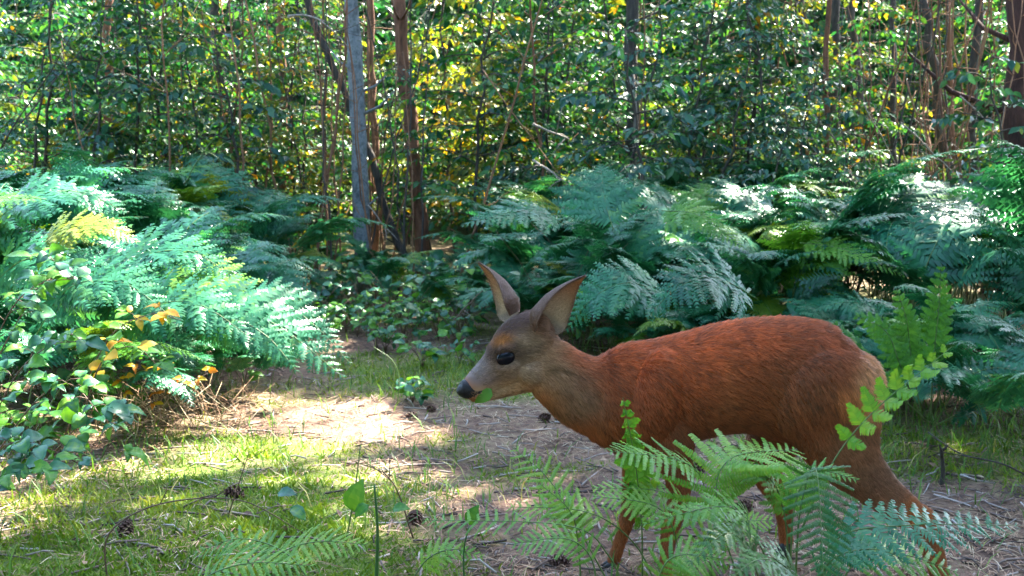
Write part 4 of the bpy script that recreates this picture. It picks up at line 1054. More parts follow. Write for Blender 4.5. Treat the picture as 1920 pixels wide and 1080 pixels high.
# pine cones
def cone_mesh(seed):
    r_ = np.random.default_rng(seed); B = Buf()
    B.add(*tube(np.array([[0, 0, -.5], [0, 0, -.2], [0, 0, .2], [0, 0, .55]]), [.10, .22, .2, .04], 8))
    for k in range(46):
        f = k / 46; z = -.5 + 1.0 * f; az = k * 2.39996
        rr = .40 * math.sin(math.pi * (f * .8 + .18)) + .05; o_ = np.array([math.cos(az), math.sin(az), 0]); s_ = np.array([-o_[1], o_[0], 0])
        up_ = np.array([0, 0, 1]); b = o_ * .14 + up_ * z; e = o_ * rr + up_ * (z + .10 + .15 * f); w = .12 * (.5 + .8 * math.sin(math.pi * (f * .8 + .15)))
        V = np.array([b - s_ * w * .5, b + s_ * w * .5, e - s_ * w, e + s_ * w, e + o_ * .05 + up_ * .05, e - up_ * .07 - s_ * w * .7, e - up_ * .07 + s_ * w * .7])
        T = np.array([[0, 1, 3], [0, 3, 2], [2, 3, 4], [5, 6, 1], [5, 1, 0], [2, 5, 6], [2, 6, 3], [0, 2, 5], [1, 6, 3]])
        B.add(V, T)
    return B.mesh('pine_cone', [M['cone']])
CM = [cone_mesh(s) for s in range(2)]
for k, (px, py, sz, lab) in enumerate([
    (427, 965, .062, 'dark pine cone lying on the moss in the left foreground'),
    (772, 1003, .060, 'dark pine cone on the litter left of the pale fern'),
    (1050, 1074, .056, 'reddish pine cone at the bottom edge left of the front legs'),
    (1020, 800, .056, 'open pine cone below the throat of the deer'),
    (1052, 800, .05, 'pine cone touching the open one below the throat'),
    (770, 792, .05, 'small pine cone left on the path, farther back'),
    (805, 778, .05, 'small grey pine cone farthest back on the path'),
    (1316, 908, .062, 'dark pine cone under the belly of the deer'),
    (1410, 975, .058, 'pine cone behind the fern between the legs'),
    (210, 1045, .058, 'dark pine cone near the bottom left under the arching runner')]):
    sz *= .8; Y = CAM_H * F / (py - 300); x = (px - 960) / F * Y
    o = link('pine_cone', CM[k % 2], None, (x, Y, float(gz(x, Y)) + sz * .24), (R(80 + 15 * rg.normal()), R(20 * rg.normal()), rg.random() * 6.28), sz)
    tag(o, lab, 'pine cone', 'pine cones on the ground')

# runners and single stalks of the foreground
def stalk(pts, rad, mat, lab, name='stalk', twigs=0, leaves=None, cat='stalk', seed=0):
    r_ = np.random.default_rng(seed)
    c = curve_px(pts, 6); base = c[0].copy(); root = thing(name, base, lab, cat)
    B = Buf(); B.add(*tube(c - base, np.linspace(rad, rad * .5, len(c)), 6))
    for k in range(twigs):
        i = r_.integers(len(c) // 3, len(c) - 1); e = c[i] + r_.normal(size=3) * np.array([.05, .03, .03]) + [0, 0, .05]
        B.add(*tube(np.array([c[i], (c[i] + e) / 2 + [.004, 0, 0], e]) - base, [rad * .6, rad * .5, rad * .3], 4))
    link('stem', B.mesh('stem', [M[mat]], True), root)
    for (px, py, Y, dx, dz, s, m) in (leaves or []):
        link('leaf', BL_MESH[m][int(r_.integers(0, 4))], root, tuple(P(px, py, Y) - base), tuple(rot_from(np.array([dx, -.2, dz]), np.array([0.1, -.6, 1]))), s)
stalk([(200, 1090, 2.5), (205, 1000, 2.5), (300, 945, 2.55), (450, 938, 2.6), (570, 1000, 2.6)], .0024, 'cane', 'thin dark bramble runner arching over the moss in the left foreground', 'bramble_runner', 3, [(520, 925, 2.58, .6, .1, .05, 'bramble'), (545, 950, 2.58, .5, -.3, .05, 'bramble')], 'runner', 1)
stalk([(705, 1100, 2.2), (708, 1000, 2.2), (702, 910, 2.2)], .0042, 'green_stem', 'stout dark green stalk upright in the foreground left of the cone', 'green_stalk', 0, None, 'stalk', 2)
stalk([(650, 1010, 2.7), (664, 930, 2.7), (676, 835, 2.7)], .0024, 'fern_stem', 'pale green grass stalk standing on the path', 'grass_stalk', 0, [(660, 960, 2.7, .25, .95, .09, 'fern')], 'stalk', 3)
stalk([(775, 1010, 2.6), (745, 920, 2.6), (715, 880, 2.6)], .0022, 'cane', 'bare reddish twig forked behind the stout green stalk', 'forked_twig', 3, [(735, 955, 2.58, .8, .2, .045, 'fern'), (690, 945, 2.6, -.5, -.4, .045, 'fern')], 'twig', 4)
stalk([(430, 960, 2.7), (450, 900, 2.7), (468, 845, 2.7)], .0018, 'cane', 'thin bare twig rising from the moss beside the cone', 'bare_twig', 2, None, 'twig', 5)
stalk([(745, 760, 4.3), (748, 710, 4.3), (735, 675, 4.3), (700, 650, 4.3)], .0022, 'fern_stem', 'pale bent grass stalk behind the path', 'grass_stalk', 0, None, 'stalk', 6)
stalk([(1765, 920, 3.3), (1768, 880, 3.3), (1764, 840, 3.3)], .009, 'bark_dark', 'short dark broken sapling stub behind the hind leg', 'broken_stub', 2, None, 'stub', 7)
stalk([(1940, 900, 3.0), (1880, 870, 3.0), (1800, 850, 3.1), (1740, 810, 3.2)], .003, 'bark_dark', 'dark bare twig slanting in from the right edge', 'bare_twig', 2, None, 'twig', 8)
stalk([(870, 1100, 2.3), (870, 1030, 2.3), (880, 985, 2.3)], .0024, 'green_stem', 'thin green shoot beside the cone near the bottom edge', 'green_shoot', 0, [(880, 985, 2.3, .3, .9, .05, 'fern')], 'shoot', 9)
stalk([(1300, 905, 2.8), (1340, 915, 2.75), (1400, 908, 2.7)], .006, 'twig', 'dark dead stick lying under the belly', 'fallen_stick', 1, None, 'stick', 10)
# ------------------------------------------------------------------ the deer
YD = 2.55
S = YD / F
HP = (1000, 650); HT = R(25)
def ell_loft(secs, sub=5, seg=26, head=False):
    """secs: (px, py, half height px, half width m, lateral offset m)"""
    s = catmull(np.array(secs, float), sub)
    if head:
        s[:, 0] = HP[0] + (s[:, 0] - HP[0]) / math.cos(HT)
    c = np.array([P(a, b, YD) for a, b in s[:, :2]])
    tan = np.gradient(c, axis=0); tan[:, 1] = 0; tan = norm(tan)
    nrm = np.stack([-tan[:, 2], np.zeros(len(c)), tan[:, 0]], -1)
    ang = np.arange(seg) * 2 * math.pi / seg
    lat = np.array([0, 1.0, 0])
    hh = s[:, 2] * S; ww = s[:, 3]
    c = c + lat * s[:, 4:5]
    v = c[:, None] + nrm[:, None] * (np.cos(ang)[None, :, None] * hh[:, None, None]) + lat * (np.sin(ang)[None, :, None] * ww[:, None, None])
    n = len(c); v = v.reshape(-1, 3)
    i = np.arange(n - 1)[:, None] * seg; j = np.arange(seg)[None]; j2 = (j + 1) % seg
    q = np.stack([i + j, i + j2, i + seg + j2, i + seg + j], -1).reshape(-1, 4)
    t = np.vstack([q[:, [0, 1, 2]], q[:, [0, 2, 3]]])
    v = np.vstack([v, c[:1], c[-1:]]); jj = np.arange(seg); jj2 = (jj + 1) % seg
    t = np.vstack([t, np.stack([np.full(seg, n * seg), jj2, jj], -1), np.stack([np.full(seg, n * seg + 1), (n - 1) * seg + jj, (n - 1) * seg + jj2], -1)])
    return v, t
def head_turn(v):
    v = np.asarray(v, float).copy(); p = P(*HP, YD); x = v[:, 0] - p[0]; y = v[:, 1] - p[1]
    v[:, 0] = p[0] + x * math.cos(HT) - y * math.sin(HT); v[:, 1] = p[1] + x * math.sin(HT) + y * math.cos(HT)
    return v
def ellipsoid(c, ax, seg=24):
    u = np.linspace(0, math.pi, seg // 2 + 1)[1:-1]; w = np.arange(seg) * 2 * math.pi / seg
    v = np.stack([np.sin(u)[:, None] * np.cos(w), np.sin(u)[:, None] * np.sin(w), np.cos(u)[:, None] * np.ones(seg)], -1).reshape(-1, 3)
    n = len(u); i = np.arange(n - 1)[:, None] * seg; j = np.arange(seg)[None]; j2 = (j + 1) % seg
    q = np.stack([i + j, i + seg + j, i + seg + j2, i + j2], -1).reshape(-1, 4)
    t = np.vstack([q[:, [0, 1, 2]], q[:, [0, 2, 3]]])
    v = np.vstack([v, [[0, 0, 1]], [[0, 0, -1]]]); jj = np.arange(seg); jj2 = (jj + 1) % seg
    t = np.vstack([t, np.stack([np.full(seg, n * seg), jj, jj2], -1), np.stack([np.full(seg, n * seg + 1), (n - 1) * seg + jj2, (n - 1) * seg + jj], -1)])
    ax = np.asarray(ax, float)
    return v @ ax + np.asarray(c), t

D = Buf()
tb = lambda x, top, bot, w, off=0.0: (x, (top + bot) / 2, (bot - top) / 2, w, off)
# trunk of the body: top line and belly line
D.add(*ell_loft([tb(1098, 712, 792, .030), tb(1118, 684, 828, .055), tb(1150, 656, 852, .074), tb(1195, 640, 858, .080), tb(1250, 632, 840, .086), tb(1310, 618, 822, .099), tb(1370, 603, 812, .093),
                 tb(1430, 594, 816, .088), tb(1490, 594, 830, .094), tb(1545, 610, 838, .099), tb(1590, 637, 815, .090), tb(1622, 664, 785, .072), tb(1642, 697, 757, .040), tb(1648, 715, 742, .016)]))
# neck
D.add(*ell_loft([(1185, 742, 96, .070, 0), (1140, 744, 86, .062, 0), (1092, 733, 71, .052, 0), (1050, 706, 60, .045, 0), (1020, 680, 55, .041, 0), (1000, 660, 44, .036, 0)]))
# shoulder blades, thighs
for sg in (-1, 1):
    c = P(1225, 738, YD); c[1] += sg * .055
    D.add(*ellipsoid(c, np.array([[.058, 0, -.03], [0, .052, 0], [.03, 0, .110]])))
    c = P(1530, 735, YD); c[1] += sg * .055
    D.add(*ellipsoid(c, np.array([[.125, 0, .03], [0, .060, 0], [-.03, 0, .118]])))
    c = P(1604, 735, YD); c[1] += sg * .038
    D.add(*ellipsoid(c, np.array([[.045, 0, .0], [0, .040, 0], [0, 0, .062]])))
# legs: near front, far front, near hind, far hind
LEGS = {
    'nf': [(1238, 770, 58, .036, -.050), (1252, 830, 42, .030, -.058), (1264, 880, 25, .021, -.064), (1263, 925, 20, .018, -.066), (1250, 970, 17, .0165, -.066), (1243, 1020, 12.5, .0125, -.066), (1240, 1070, 12, .012, -.066), (1234, 1096, 14, .013, -.066)],
    'ff': [(1200, 770, 60, .036, .046), (1199, 840, 40, .028, .052), (1196, 890, 25, .021, .056), (1192, 935, 21, .018, .058), (1186, 970, 17, .0165, .058), (1172, 1015, 12.5, .0125, .058), (1160, 1052, 12, .012, .058), (1154, 1070, 13, .013, .058)],
    'nh': [(1545, 760, 98, .058, -.052), (1562, 815, 76, .048, -.060), (1590, 862, 53, .036, -.064), (1634, 905, 38, .026, -.066), (1678, 940, 31, .021, -.068), (1708, 965, 27, .020, -.070), (1724, 1000, 22, .017, -.070), (1737, 1045, 18, .0145, -.070), (1747, 1085, 17, .0135, -.070), (1750, 1100, 18, .0145, -.070)],
    'fh': [(1520, 750, 90, .055, .052), (1476, 815, 62, .045, .058), (1444, 868, 40, .030, .062), (1452, 908, 28, .023, .064), (1474, 945, 22, .019, .064), (1482, 975, 17, .0165, .064), (1485, 1010, 14, .013, .064), (1487, 1034, 14, .014, .064)]}
for k, secs in LEGS.items():
    D.add(*ell_loft(secs, 5, 20))
# heel of the hock
D.add(*ell_loft([(1690, 935, 14, .012, -.069), (1712, 948, 17, .014, -.070), (1727, 966, 14, .013, -.070), (1730, 985, 9, .010, -.070)], 4, 14))
# head
Hd = Buf()
Hd.add(*ell_loft([(870, 720, 10, .008, 0), (876, 719, 17, .0145, 0), (887, 715, 25, .0195, 0), (903, 707, 31, .0215, 0), (925, 694, 39, .0245, 0), (948, 678, 51, .034, 0), (972, 660, 63, .0425, 0), (998, 643, 63, .044, 0), (1020, 630, 50, .038, 0), (1034, 622, 30, .024, 0)], 5, 30, True))
Hd.add(*ell_loft([(884, 734, 6, .008, 0), (900, 733, 10, .013, 0), (930, 727, 14, .016, 0), (965, 716, 20, .026, 0), (1000, 700, 30, .034, 0), (1020, 690, 24, .028, 0)], 4, 20, True))
def hpt(px, py, lat):
    p = P(HP[0] + (px - HP[0]) / math.cos(HT), py, YD); p[1] += lat
    return p
EYE_PX, EYE_LAT = (938, 662), .0315
for sg in (-1, 1):
    c = hpt(EYE_PX[0] + 4, EYE_PX[1] - 15, sg * .029)   # brow
    Hd.add(*ellipsoid(c, np.array([[.026, 0, .008], [0, .012, 0], [-.006, 0, .013]])))
    c = hpt(EYE_PX[0] + 6, EYE_PX[1] + 15, sg * .031)   # cheek bone
    Hd.add(*ellipsoid(c, np.array([[.030, 0, .008], [0, .010, 0], [-.006, 0, .014]])))
    c = hpt(988, 690, sg * .030)                        # jaw muscle
    Hd.add(*ellipsoid(c, np.array([[.036, 0, .01], [0, .016, 0], [-.01, 0, .034]])))
    c = hpt(1000, 606, sg * .030)                       # ear root
    Hd.add(*ellipsoid(c, np.array([[.024, 0, 0], [0, .018, 0], [0, 0, .026]])))
D.add(head_turn(np.concatenate(Hd.v)), np.concatenate(Hd.t))

tmp = bpy.data.objects.new('tmp', make_mesh('tmp', np.concatenate(D.v), np.concatenate(D.t), M['hoof']))
COL.objects.link(tmp)
md = tmp.modifiers.new('r', 'REMESH'); md.mode = 'VOXEL'; md.voxel_size = .0034
ms = tmp.modifiers.new('s', 'SMOOTH'); ms.factor = .5; ms.iterations = 7
dg = bpy.context.evaluated_depsgraph_get(); dg.update()
me = bpy.data.meshes.new_from_object(tmp.evaluated_get(dg))
bpy.data.objects.remove(tmp)
nvb = len(me.vertices)
bv = np.empty(nvb * 3, np.float32); me.vertices.foreach_get('co', bv); bv = bv.reshape(-1, 3).astype(float)
bvn = np.empty(nvb * 3, np.float32); me.vertices.foreach_get('normal', bvn); bvn = bvn.reshape(-1, 3).astype(float)
me.calc_loop_triangles()
bt = np.empty(len(me.loop_triangles) * 3, np.int32); me.loop_triangles.foreach_get('vertices', bt); bt = bt.reshape(-1, 3)

COAT = [  # pixel x, y, spread x, spread y, weight, coat colour, with some shade painted in
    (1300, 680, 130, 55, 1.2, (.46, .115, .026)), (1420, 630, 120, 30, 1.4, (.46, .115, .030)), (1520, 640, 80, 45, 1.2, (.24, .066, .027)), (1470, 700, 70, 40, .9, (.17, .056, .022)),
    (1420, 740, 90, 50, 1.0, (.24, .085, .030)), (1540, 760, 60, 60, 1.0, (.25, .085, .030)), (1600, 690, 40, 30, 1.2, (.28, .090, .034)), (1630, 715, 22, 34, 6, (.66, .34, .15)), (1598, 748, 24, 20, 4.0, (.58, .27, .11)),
    (1360, 745, 14, 60, .8, (.36, .15, .065)), (1390, 812, 120, 22, 1.6, (.19, .075, .036)), (1220, 760, 70, 70, 1.0, (.27, .070, .020)), (1190, 680, 50, 40, 1.0, (.38, .10, .028)),  # belly tone darkened, its shade put into the coat
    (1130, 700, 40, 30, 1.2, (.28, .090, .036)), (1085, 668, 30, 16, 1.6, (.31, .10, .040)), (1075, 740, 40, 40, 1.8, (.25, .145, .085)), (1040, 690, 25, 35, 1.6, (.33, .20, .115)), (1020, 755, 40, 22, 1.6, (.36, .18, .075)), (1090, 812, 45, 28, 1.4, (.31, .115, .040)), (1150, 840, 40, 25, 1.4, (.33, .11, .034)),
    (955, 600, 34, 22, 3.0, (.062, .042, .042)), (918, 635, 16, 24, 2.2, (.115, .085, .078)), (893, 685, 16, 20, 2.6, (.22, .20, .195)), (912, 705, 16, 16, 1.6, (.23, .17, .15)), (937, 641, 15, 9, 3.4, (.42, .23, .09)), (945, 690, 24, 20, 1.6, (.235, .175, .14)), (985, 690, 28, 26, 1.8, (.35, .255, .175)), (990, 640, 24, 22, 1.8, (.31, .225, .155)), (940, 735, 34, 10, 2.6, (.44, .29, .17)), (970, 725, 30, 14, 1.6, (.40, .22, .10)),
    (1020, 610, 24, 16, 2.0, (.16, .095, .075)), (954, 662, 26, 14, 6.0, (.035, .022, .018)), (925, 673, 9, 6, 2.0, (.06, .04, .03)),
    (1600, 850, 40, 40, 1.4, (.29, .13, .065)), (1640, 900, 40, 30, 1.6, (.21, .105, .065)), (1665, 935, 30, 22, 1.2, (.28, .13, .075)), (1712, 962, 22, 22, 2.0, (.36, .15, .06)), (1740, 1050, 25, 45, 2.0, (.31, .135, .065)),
    (1225, 890, 60, 45, 2.0, (.17, .052, .020)), (1210, 1030, 70, 70, 1.8, (.24, .095, .042)), (1455, 890, 40, 40, 1.6, (.26, .085, .030)), (1485, 1000, 25, 45, 2.0, (.24, .095, .045))]  # front legs painted darker against light bounced off the ground
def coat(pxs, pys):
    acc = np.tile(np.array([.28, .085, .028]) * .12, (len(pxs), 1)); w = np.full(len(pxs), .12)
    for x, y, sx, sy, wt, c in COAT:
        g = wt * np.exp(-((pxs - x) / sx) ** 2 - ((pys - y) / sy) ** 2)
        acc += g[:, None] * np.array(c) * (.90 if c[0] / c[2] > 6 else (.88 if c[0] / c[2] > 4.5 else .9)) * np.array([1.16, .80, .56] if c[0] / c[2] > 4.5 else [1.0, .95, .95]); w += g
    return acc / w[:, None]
FLOW = [(880, 708, .8, -.5, 6), (905, 660, .75, -.65, 7), (945, 605, .85, -.45, 9), (930, 725, .95, .1, 7), (985, 690, .9, .25, 9), (1000, 620, .8, .2, 10), (1070, 662, .85, .4, 15), (1060, 735, .65, .75, 17), (1020, 750, .7, .6, 14), (1130, 810, .5, .85, 17), (1120, 700, .8, .5, 17), (1220, 760, .55, .8, 16),
        (1200, 650, .95, .25, 17), (1350, 620, 1, .12, 18), (1480, 610, 1, .25, 18), (1350, 730, .95, .35, 18), (1420, 810, .95, .15, 18), (1560, 640, .75, .6, 18), (1632, 715, .25, 1, 22), (1540, 760, .45, .85, 17), (1600, 760, .2, 1, 20), (1600, 860, .65, .7, 13), (1660, 925, .75, .6, 9), (1712, 970, .3, .9, 8), (1740, 1050, .15, 1, 7), (1225, 880, .05, 1, 9), (1220, 1040, 0, 1, 7), (1455, 880, .2, 1, 10), (1485, 1000, 0, 1, 7)]
def flow(pxs, pys):
    d = np.zeros((len(pxs), 2)); L = np.zeros(len(pxs)); w = np.zeros(len(pxs))
    for x, y, dx, dy, l in FLOW:
        g = 1 / (((pxs - x) ** 2 + (pys - y) ** 2) + 600) ** 1.6
        d += g[:, None] * np.array([dx, dy]); L += g * l; w += g
    return d / w[:, None], L / w

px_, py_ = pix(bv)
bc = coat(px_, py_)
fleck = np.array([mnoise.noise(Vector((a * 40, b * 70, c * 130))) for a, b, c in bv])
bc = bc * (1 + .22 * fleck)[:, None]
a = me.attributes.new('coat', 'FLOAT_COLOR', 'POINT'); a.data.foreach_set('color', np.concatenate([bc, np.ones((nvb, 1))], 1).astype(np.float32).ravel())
me.polygons.foreach_set('use_smooth', np.ones(len(me.polygons), bool))
def coat_mat(name, hair):
    m, nt, out = new_mat(name); L = nt.links.new
    at = node(nt, 'ShaderNodeAttribute', attribute_name='coat')
    pb = node(nt, 'ShaderNodeBsdfPrincipled'); pb.inputs['Roughness'].default_value = .55 if hair else .8
    pb.inputs['Specular IOR Level'].default_value = .25 if hair else .15
    L(at.outputs['Color'], pb.inputs['Base Color'])
    if hair:
        an = node(nt, 'ShaderNodeAttribute', attribute_name='skin_normal')
        ge = nt.nodes.new('ShaderNodeNewGeometry')
        sc_ = node(nt, 'ShaderNodeVectorMath', operation='SCALE'); sc_.inputs['Scale'].default_value = 1.6
        L(an.outputs['Vector'], sc_.inputs[0])
        ad = node(nt, 'ShaderNodeVectorMath', operation='ADD'); L(sc_.outputs[0], ad.inputs[0]); L(ge.outputs['Normal'], ad.inputs[1])
        nn = node(nt, 'ShaderNodeVectorMath', operation='NORMALIZE'); L(ad.outputs[0], nn.inputs[0]); L(nn.outputs[0], pb.inputs['Normal'])
    if hair:
        hb = nt.nodes.new('ShaderNodeBsdfHair'); hb.component = 'Reflection'
        hm = node(nt, 'ShaderNodeMixRGB', blend_type='MIX', i_0=.45); L(at.outputs['Color'], hm.inputs[1]); hm.inputs[2].default_value = (.75, .45, .24, 1)
        L(hm.outputs[0], hb.inputs['Color']); hb.inputs['RoughnessU'].default_value = .28; hb.inputs['RoughnessV'].default_value = .9
        mx = node(nt, 'ShaderNodeMixShader', i_0=.24); L(pb.outputs[0], mx.inputs[1]); L(hb.outputs[0], mx.inputs[2]); L(mx.outputs[0], out.inputs[0])
    else:
        L(pb.outputs[0], out.inputs[0])
    return m
M['skin'] = coat_mat('deer_skin', False); M['fur'] = coat_mat('deer_fur', True)
me.materials.clear(); me.materials.append(M['skin']); me.name = 'deer_body'
DBASE = np.array([P(1430, 800, YD)[0], YD, 0.0])
deer = thing('deer', DBASE, 'young red brown roe deer standing side on with a leaf in its mouth', 'deer')
body = link('body', me, deer, tuple(-DBASE))

# ears: cupped leaf shapes with thickness
EARS = []
def ear(base, tip, face, W, sg):
    base = np.asarray(base); tip = np.asarray(tip); ax = tip - base; L = np.linalg.norm(ax); ax = ax / L
    f = np.asarray(face, float); f = norm(f - (f @ ax) * ax); s = np.cross(ax, f)
    nu, nv_ = 22, 15; v = []
    for i in range(nu):
        u = i / (nu - 1)
        w = W * (.55 + .45 * min(1, u / .14)) * (1.06 - .25 * u) * (1 if u < .38 else (1 - ((u - .38) / .62) ** 1.75 * .97))
        phm = 1.75 - .95 * u
        c = base + ax * L * u + f * (-.10 * L * math.sin(u * math.pi) * .3)
        for j in range(nv_):
            ph = (j / (nv_ - 1) * 2 - 1) * phm
            v.append(c + s * w * math.sin(ph) * (1.0 if phm < 1.57 else .95) + f * w * (1 - math.cos(ph)) * .85 - f * w * .5)
    v = np.array(v); t = []
    for i in range(nu - 1):
        for j in range(nv_ - 1):
            q = i * nv_ + j; t += [[q, q + 1, q + nv_ + 1], [q, q + nv_ + 1, q + nv_]]
    t = np.array(t)
    # normals pointing to the inside of the cup
    fn = np.cross(v[t[:, 1]] - v[t[:, 0]], v[t[:, 2]] - v[t[:, 0]])
    if (fn @ f).sum() < 0: t = t[:, ::-1]
    vn = np.zeros_like(v); fn = np.cross(v[t[:, 1]] - v[t[:, 0]], v[t[:, 2]] - v[t[:, 0]])
    for k in range(3): np.add.at(vn, t[:, k], fn)
    vn = norm(vn)
    th = .0032
    back = v - vn * th
    U = np.repeat(np.arange(nu) / (nu - 1), nv_); Vv = np.tile(np.arange(nv_) / (nv_ - 1) * 2 - 1, nu)
    inner = np.where((U < .85)[:, None], np.array([.52, .36, .24]), np.array([.30, .14, .07])) * (1 - .0 * U[:, None])
    k_ = np.clip((U - .35) / .5, 0, 1)[:, None]; inner = np.array([.56, .44, .33]) * (1 - k_) + np.array([.42, .20, .10]) * k_
    ctr = np.repeat(v.reshape(nu, nv_, 3).mean(1), nv_, 0); lead = ((v - ctr) @ np.array([-.8, 0, .6]) > 0) if sg < 0 else ((v - ctr) @ np.array([.8, 0, .6]) > 0)
    rim = np.clip((np.abs(Vv) - np.where(lead, .05 if sg < 0 else .3, .80)) / .25, 0, 1)[:, None]
    rim = np.maximum(rim, np.clip((.24 - U) / .12, 0, 1)[:, None] * .8); inner = inner * (1 - rim * .9) + np.array([.10, .06, .05]) * rim * .9
    k2 = np.clip((U - .75) / .25, 0, 1)[:, None]
    outer = np.array([.13, .080, .066]) * (1 - k2) + np.array([.05, .03, .025]) * k2
    N0 = len(v); va = np.concatenate([v, back]); tt = [t, t[:, ::-1] + N0]
    edge = [i * nv_ for i in range(nu)] + [(nu - 1) * nv_ + j for j in range(1, nv_)] + [i * nv_ + nv_ - 1 for i in range(nu - 2, -1, -1)]
    st = []
    for a_, b_ in zip(edge[:-1], edge[1:]): st += [[a_, b_, b_ + N0], [a_, b_ + N0, a_ + N0]]
    st = np.array(st)
    tt = np.concatenate(tt + [st])
    cc = np.concatenate([inner, outer])
    m_ = make_mesh('ear', va - DBASE, tt, M['skin'], None, {'coat': ('POINT', np.concatenate([cc, np.ones((len(cc), 1))], 1))}, True)
    link('ear', m_, deer)
    EARS.append((v, vn, t, inner, ax, f, U)); EARS.append((back, -vn, t[:, ::-1], outer, ax, f, U))
e0 = head_turn([hpt(1004, 612, -.032)])[0]; e1 = head_turn([hpt(962, 600, .034)])[0]
nb = P(1010, 616, YD - .032); nt_ = P(1097, 519, YD - .06)
ear(nb, nt_, (.78, -.58, -.2), .060, -1)
fb = P(962, 592, YD + .055); ft = P(897, 494, YD + .10)
ear(fb, ft, (-.95, -.10, .1), .052, 1)

# eyes, nose, hooves
for sg in (-1, 1):
    c = head_turn([hpt(EYE_PX[0], EYE_PX[1], sg * EYE_LAT)])[0]
    v, t = ellipsoid(np.zeros(3), np.diag([.0230, .0132, .0182]) , 28)
    ob = link('eye', make_mesh('eye', v, t, M['eye'], smooth=True), deer, tuple(c - DBASE), (0, R(-14), HT))
nv2, nt2 = ell_loft([(862, 714, 4, .005, 0), (866, 716, 13, .0135, 0), (876, 717, 18.5, .0172, 0), (890, 719, 17, .0190, 0), (905, 722, 10, .0195, 0), (915, 726, 5, .0185, 0)], 4, 22, True)
v_ = head_turn(nv2)
link('nose', make_mesh('nose', v_ - DBASE, nt2, M['nose'], smooth=True), deer)
for k, (key, dx) in enumerate((('nf', -6), ('ff', -6), ('nh', 4), ('fh', -3))):
    e = LEGS[key][-1]; c = P(e[0] + dx * .5, e[1], YD); c[1] += e[4]
    zb = float(gz(c[0], c[1])) + .002
    B = Buf()
    for s2 in (-1, 1):
        ring = []
        for z, rx, ry, fx in ((c[2] - .0, .013, .0075, 0), ((c[2] * .55 + zb * .45), .016, .009, -.006), (zb, .021, .010, -.012)):
            a_ = np.linspace(0, 2 * math.pi, 12, endpoint=False)
            ring.append(np.stack([c[0] + fx + np.cos(a_) * rx, c[1] + s2 * .0085 + np.sin(a_) * ry * (1 - .35 * (np.cos(a_) < 0)), np.full(12, z)], -1))
        v = np.concatenate(ring + [ring[0].mean(0)[None], ring[-1].mean(0)[None]]); t = []
        for i in range(2):
            for j in range(12):
                p0, p1 = i * 12 + j, i * 12 + (j + 1) % 12; t += [[p0, p1, p1 + 12], [p0, p1 + 12, p0 + 12]]
        for j in range(12): t += [[36, (j + 1) % 12, j], [37, 24 + j, 24 + (j + 1) % 12]]
        B.add(v - DBASE, np.array(t))
    link('hoof', B.mesh('hoof', [M['hoof']], True), deer)

# fur: one strand object combed along the body
def strands(v, vn, t, n, r_, colf, dirf):
    ar = np.linalg.norm(np.cross(v[t[:, 1]] - v[t[:, 0]], v[t[:, 2]] - v[t[:, 0]]), axis=1)
    f = r_.choice(len(t), n, p=ar / ar.sum())
    b = r_.random((n, 2)); k = b.sum(1) > 1; b[k] = 1 - b[k]; w = np.stack([1 - b.sum(1), b[:, 0], b[:, 1]], -1)
    p = (v[t[f]] * w[:, :, None]).sum(1); nn = norm((vn[t[f]] * w[:, :, None]).sum(1))
    return p, nn, f, w
rh = np.random.default_rng(91)
NB = 190000
fp_, fn_, _, _ = strands(bv, bvn, bt, NB, rh, None, None)
hx, hy = pix(fp_)
# bare skin: eye, nose, mouth
eye_c = head_turn([hpt(EYE_PX[0], EYE_PX[1], -EYE_LAT), hpt(EYE_PX[0], EYE_PX[1], EYE_LAT)])
ok = (np.linalg.norm(fp_ - eye_c[0], axis=1) > .0190) & (np.linalg.norm(fp_ - eye_c[1], axis=1) > .0190)
ok &= ~((hx < 915) & (hy > 700) & (hy < 735) & (hx < 880 + (hy - 700) * 1.1))
fp_, fn_, hx, hy = fp_[ok], fn_[ok], hx[ok], hy[ok]
fd, fl = flow(hx, hy)
clump = np.array([mnoise.noise(Vector((a * 30, b * 45, c * 45))) for a, b, c in fp_])
clump2 = np.array([mnoise.noise(Vector((a * 30 + 50, b * 45, c * 45))) for a, b, c in fp_])
d3 = np.stack([fd[:, 0], clump2 * .35, -fd[:, 1] + clump * .35], -1) + rh.normal(size=(len(fp_), 3)) * .13
d3 = norm(d3 - (d3 * fn_).sum(1)[:, None] * fn_)
fl = fl / 1000 * .92 * (.7 + .5 * rh.random(len(fp_)))
lift = .40 + .12 * rh.normal(size=len(fp_)) + .12 * clump
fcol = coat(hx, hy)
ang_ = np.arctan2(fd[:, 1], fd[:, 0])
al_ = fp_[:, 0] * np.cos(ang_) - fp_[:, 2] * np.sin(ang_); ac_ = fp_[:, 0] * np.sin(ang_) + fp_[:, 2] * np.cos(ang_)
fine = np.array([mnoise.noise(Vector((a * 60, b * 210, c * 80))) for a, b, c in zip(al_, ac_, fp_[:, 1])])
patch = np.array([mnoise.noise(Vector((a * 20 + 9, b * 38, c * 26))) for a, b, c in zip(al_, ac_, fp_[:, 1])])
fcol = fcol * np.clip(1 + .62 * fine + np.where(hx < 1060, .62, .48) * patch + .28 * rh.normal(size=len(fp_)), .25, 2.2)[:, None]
frad = np.full(len(fp_), .00042)
EP, EN, EDR, EL, EC = [], [], [], [], []
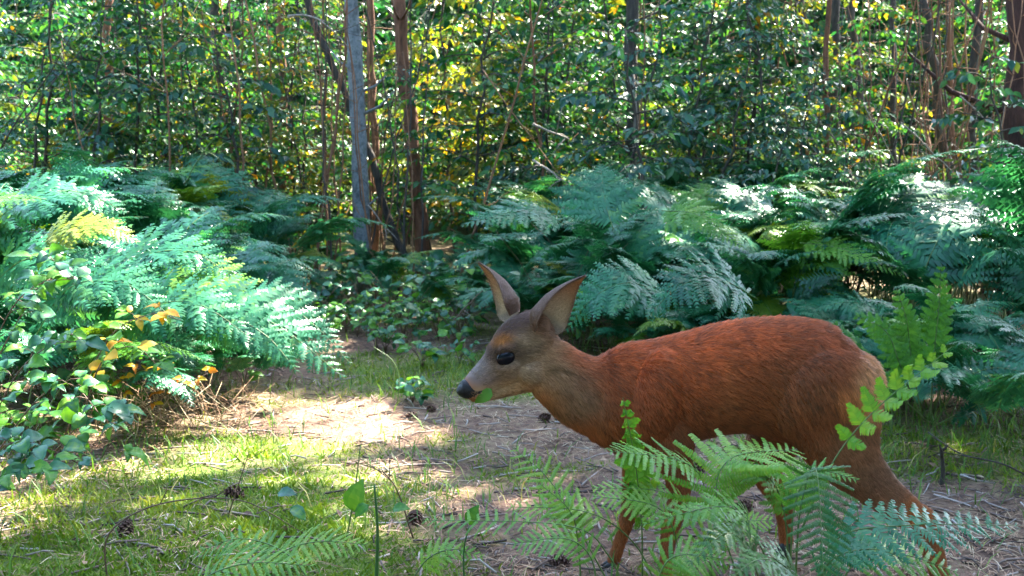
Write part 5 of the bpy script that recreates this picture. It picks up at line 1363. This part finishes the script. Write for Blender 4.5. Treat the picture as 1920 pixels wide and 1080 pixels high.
for (v, vn, t, cc, ax, f, U) in EARS:
    n = 5200
    p, nn, fi, w = strands(v, vn, t, n, rh, None, None)
    c = (cc[t[fi]] * w[:, :, None]).sum(1)
    dd = ax[None] + rh.normal(size=(n, 3)) * .25; dd = norm(dd - (dd * nn).sum(1)[:, None] * nn)
    EP.append(p); EN.append(nn); EDR.append(dd); EL.append(.0065 * (.6 + .7 * rh.random(n))); EC.append(c * np.clip(1 + .25 * rh.normal(size=n), .4, 1.8)[:, None])
fp_ = np.concatenate([fp_] + EP); fn_ = np.concatenate([fn_] + EN); d3 = np.concatenate([d3] + EDR); fl = np.concatenate([fl] + EL); fcol = np.concatenate([fcol] + EC)
lift = np.clip(lift + .25 * fine, .05, 1.0)
lift = np.concatenate([lift, np.full(sum(map(len, EP)), .3)])
n = len(fp_); NPT = 4
pts = np.empty((n, NPT, 3))
for k in range(NPT):
    s = k / (NPT - 1)
    pts[:, k] = fp_ + d3 * (fl * s)[:, None] + fn_ * (fl * (lift * s - .22 * lift * s * s) - .0006)[:, None] + np.array([0, 0, -1.0]) * (fl * .08 * s * s)[:, None]
hc = bpy.data.hair_curves.new('fur'); hc.add_curves([NPT] * n)
hc.points.foreach_set('position', (pts - DBASE).astype(np.float32).ravel())
ra = hc.attributes.get('radius') or hc.attributes.new('radius', 'FLOAT', 'POINT')
ra.data.foreach_set('value', np.tile(np.array([.00050, .00046, .00034, .00008]), n).astype(np.float32))
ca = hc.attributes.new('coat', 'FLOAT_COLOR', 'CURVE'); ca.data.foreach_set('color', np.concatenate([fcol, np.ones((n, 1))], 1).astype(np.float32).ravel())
na = hc.attributes.new('skin_normal', 'FLOAT_VECTOR', 'CURVE'); na.data.foreach_set('vector', fn_.astype(np.float32).ravel())
hc.materials.append(M['fur'])
fur = link('fur', hc, deer)

# the leaf in its mouth
v, t = bramble_leaf(2)
lf = link('chewed_leaf', make_mesh('chewed_leaf', v, t, M['fern'], None, {'tint': ('FACE', np.full(len(t), .9))}, True), None, tuple(P(922, 729, YD - .07)), tuple(rot_from(np.array([-.7, -.2, -.55]), np.array([.1, -1, .35]))), .050)
tag(lf, 'green leaf hanging from the mouth of the deer', 'leaf')
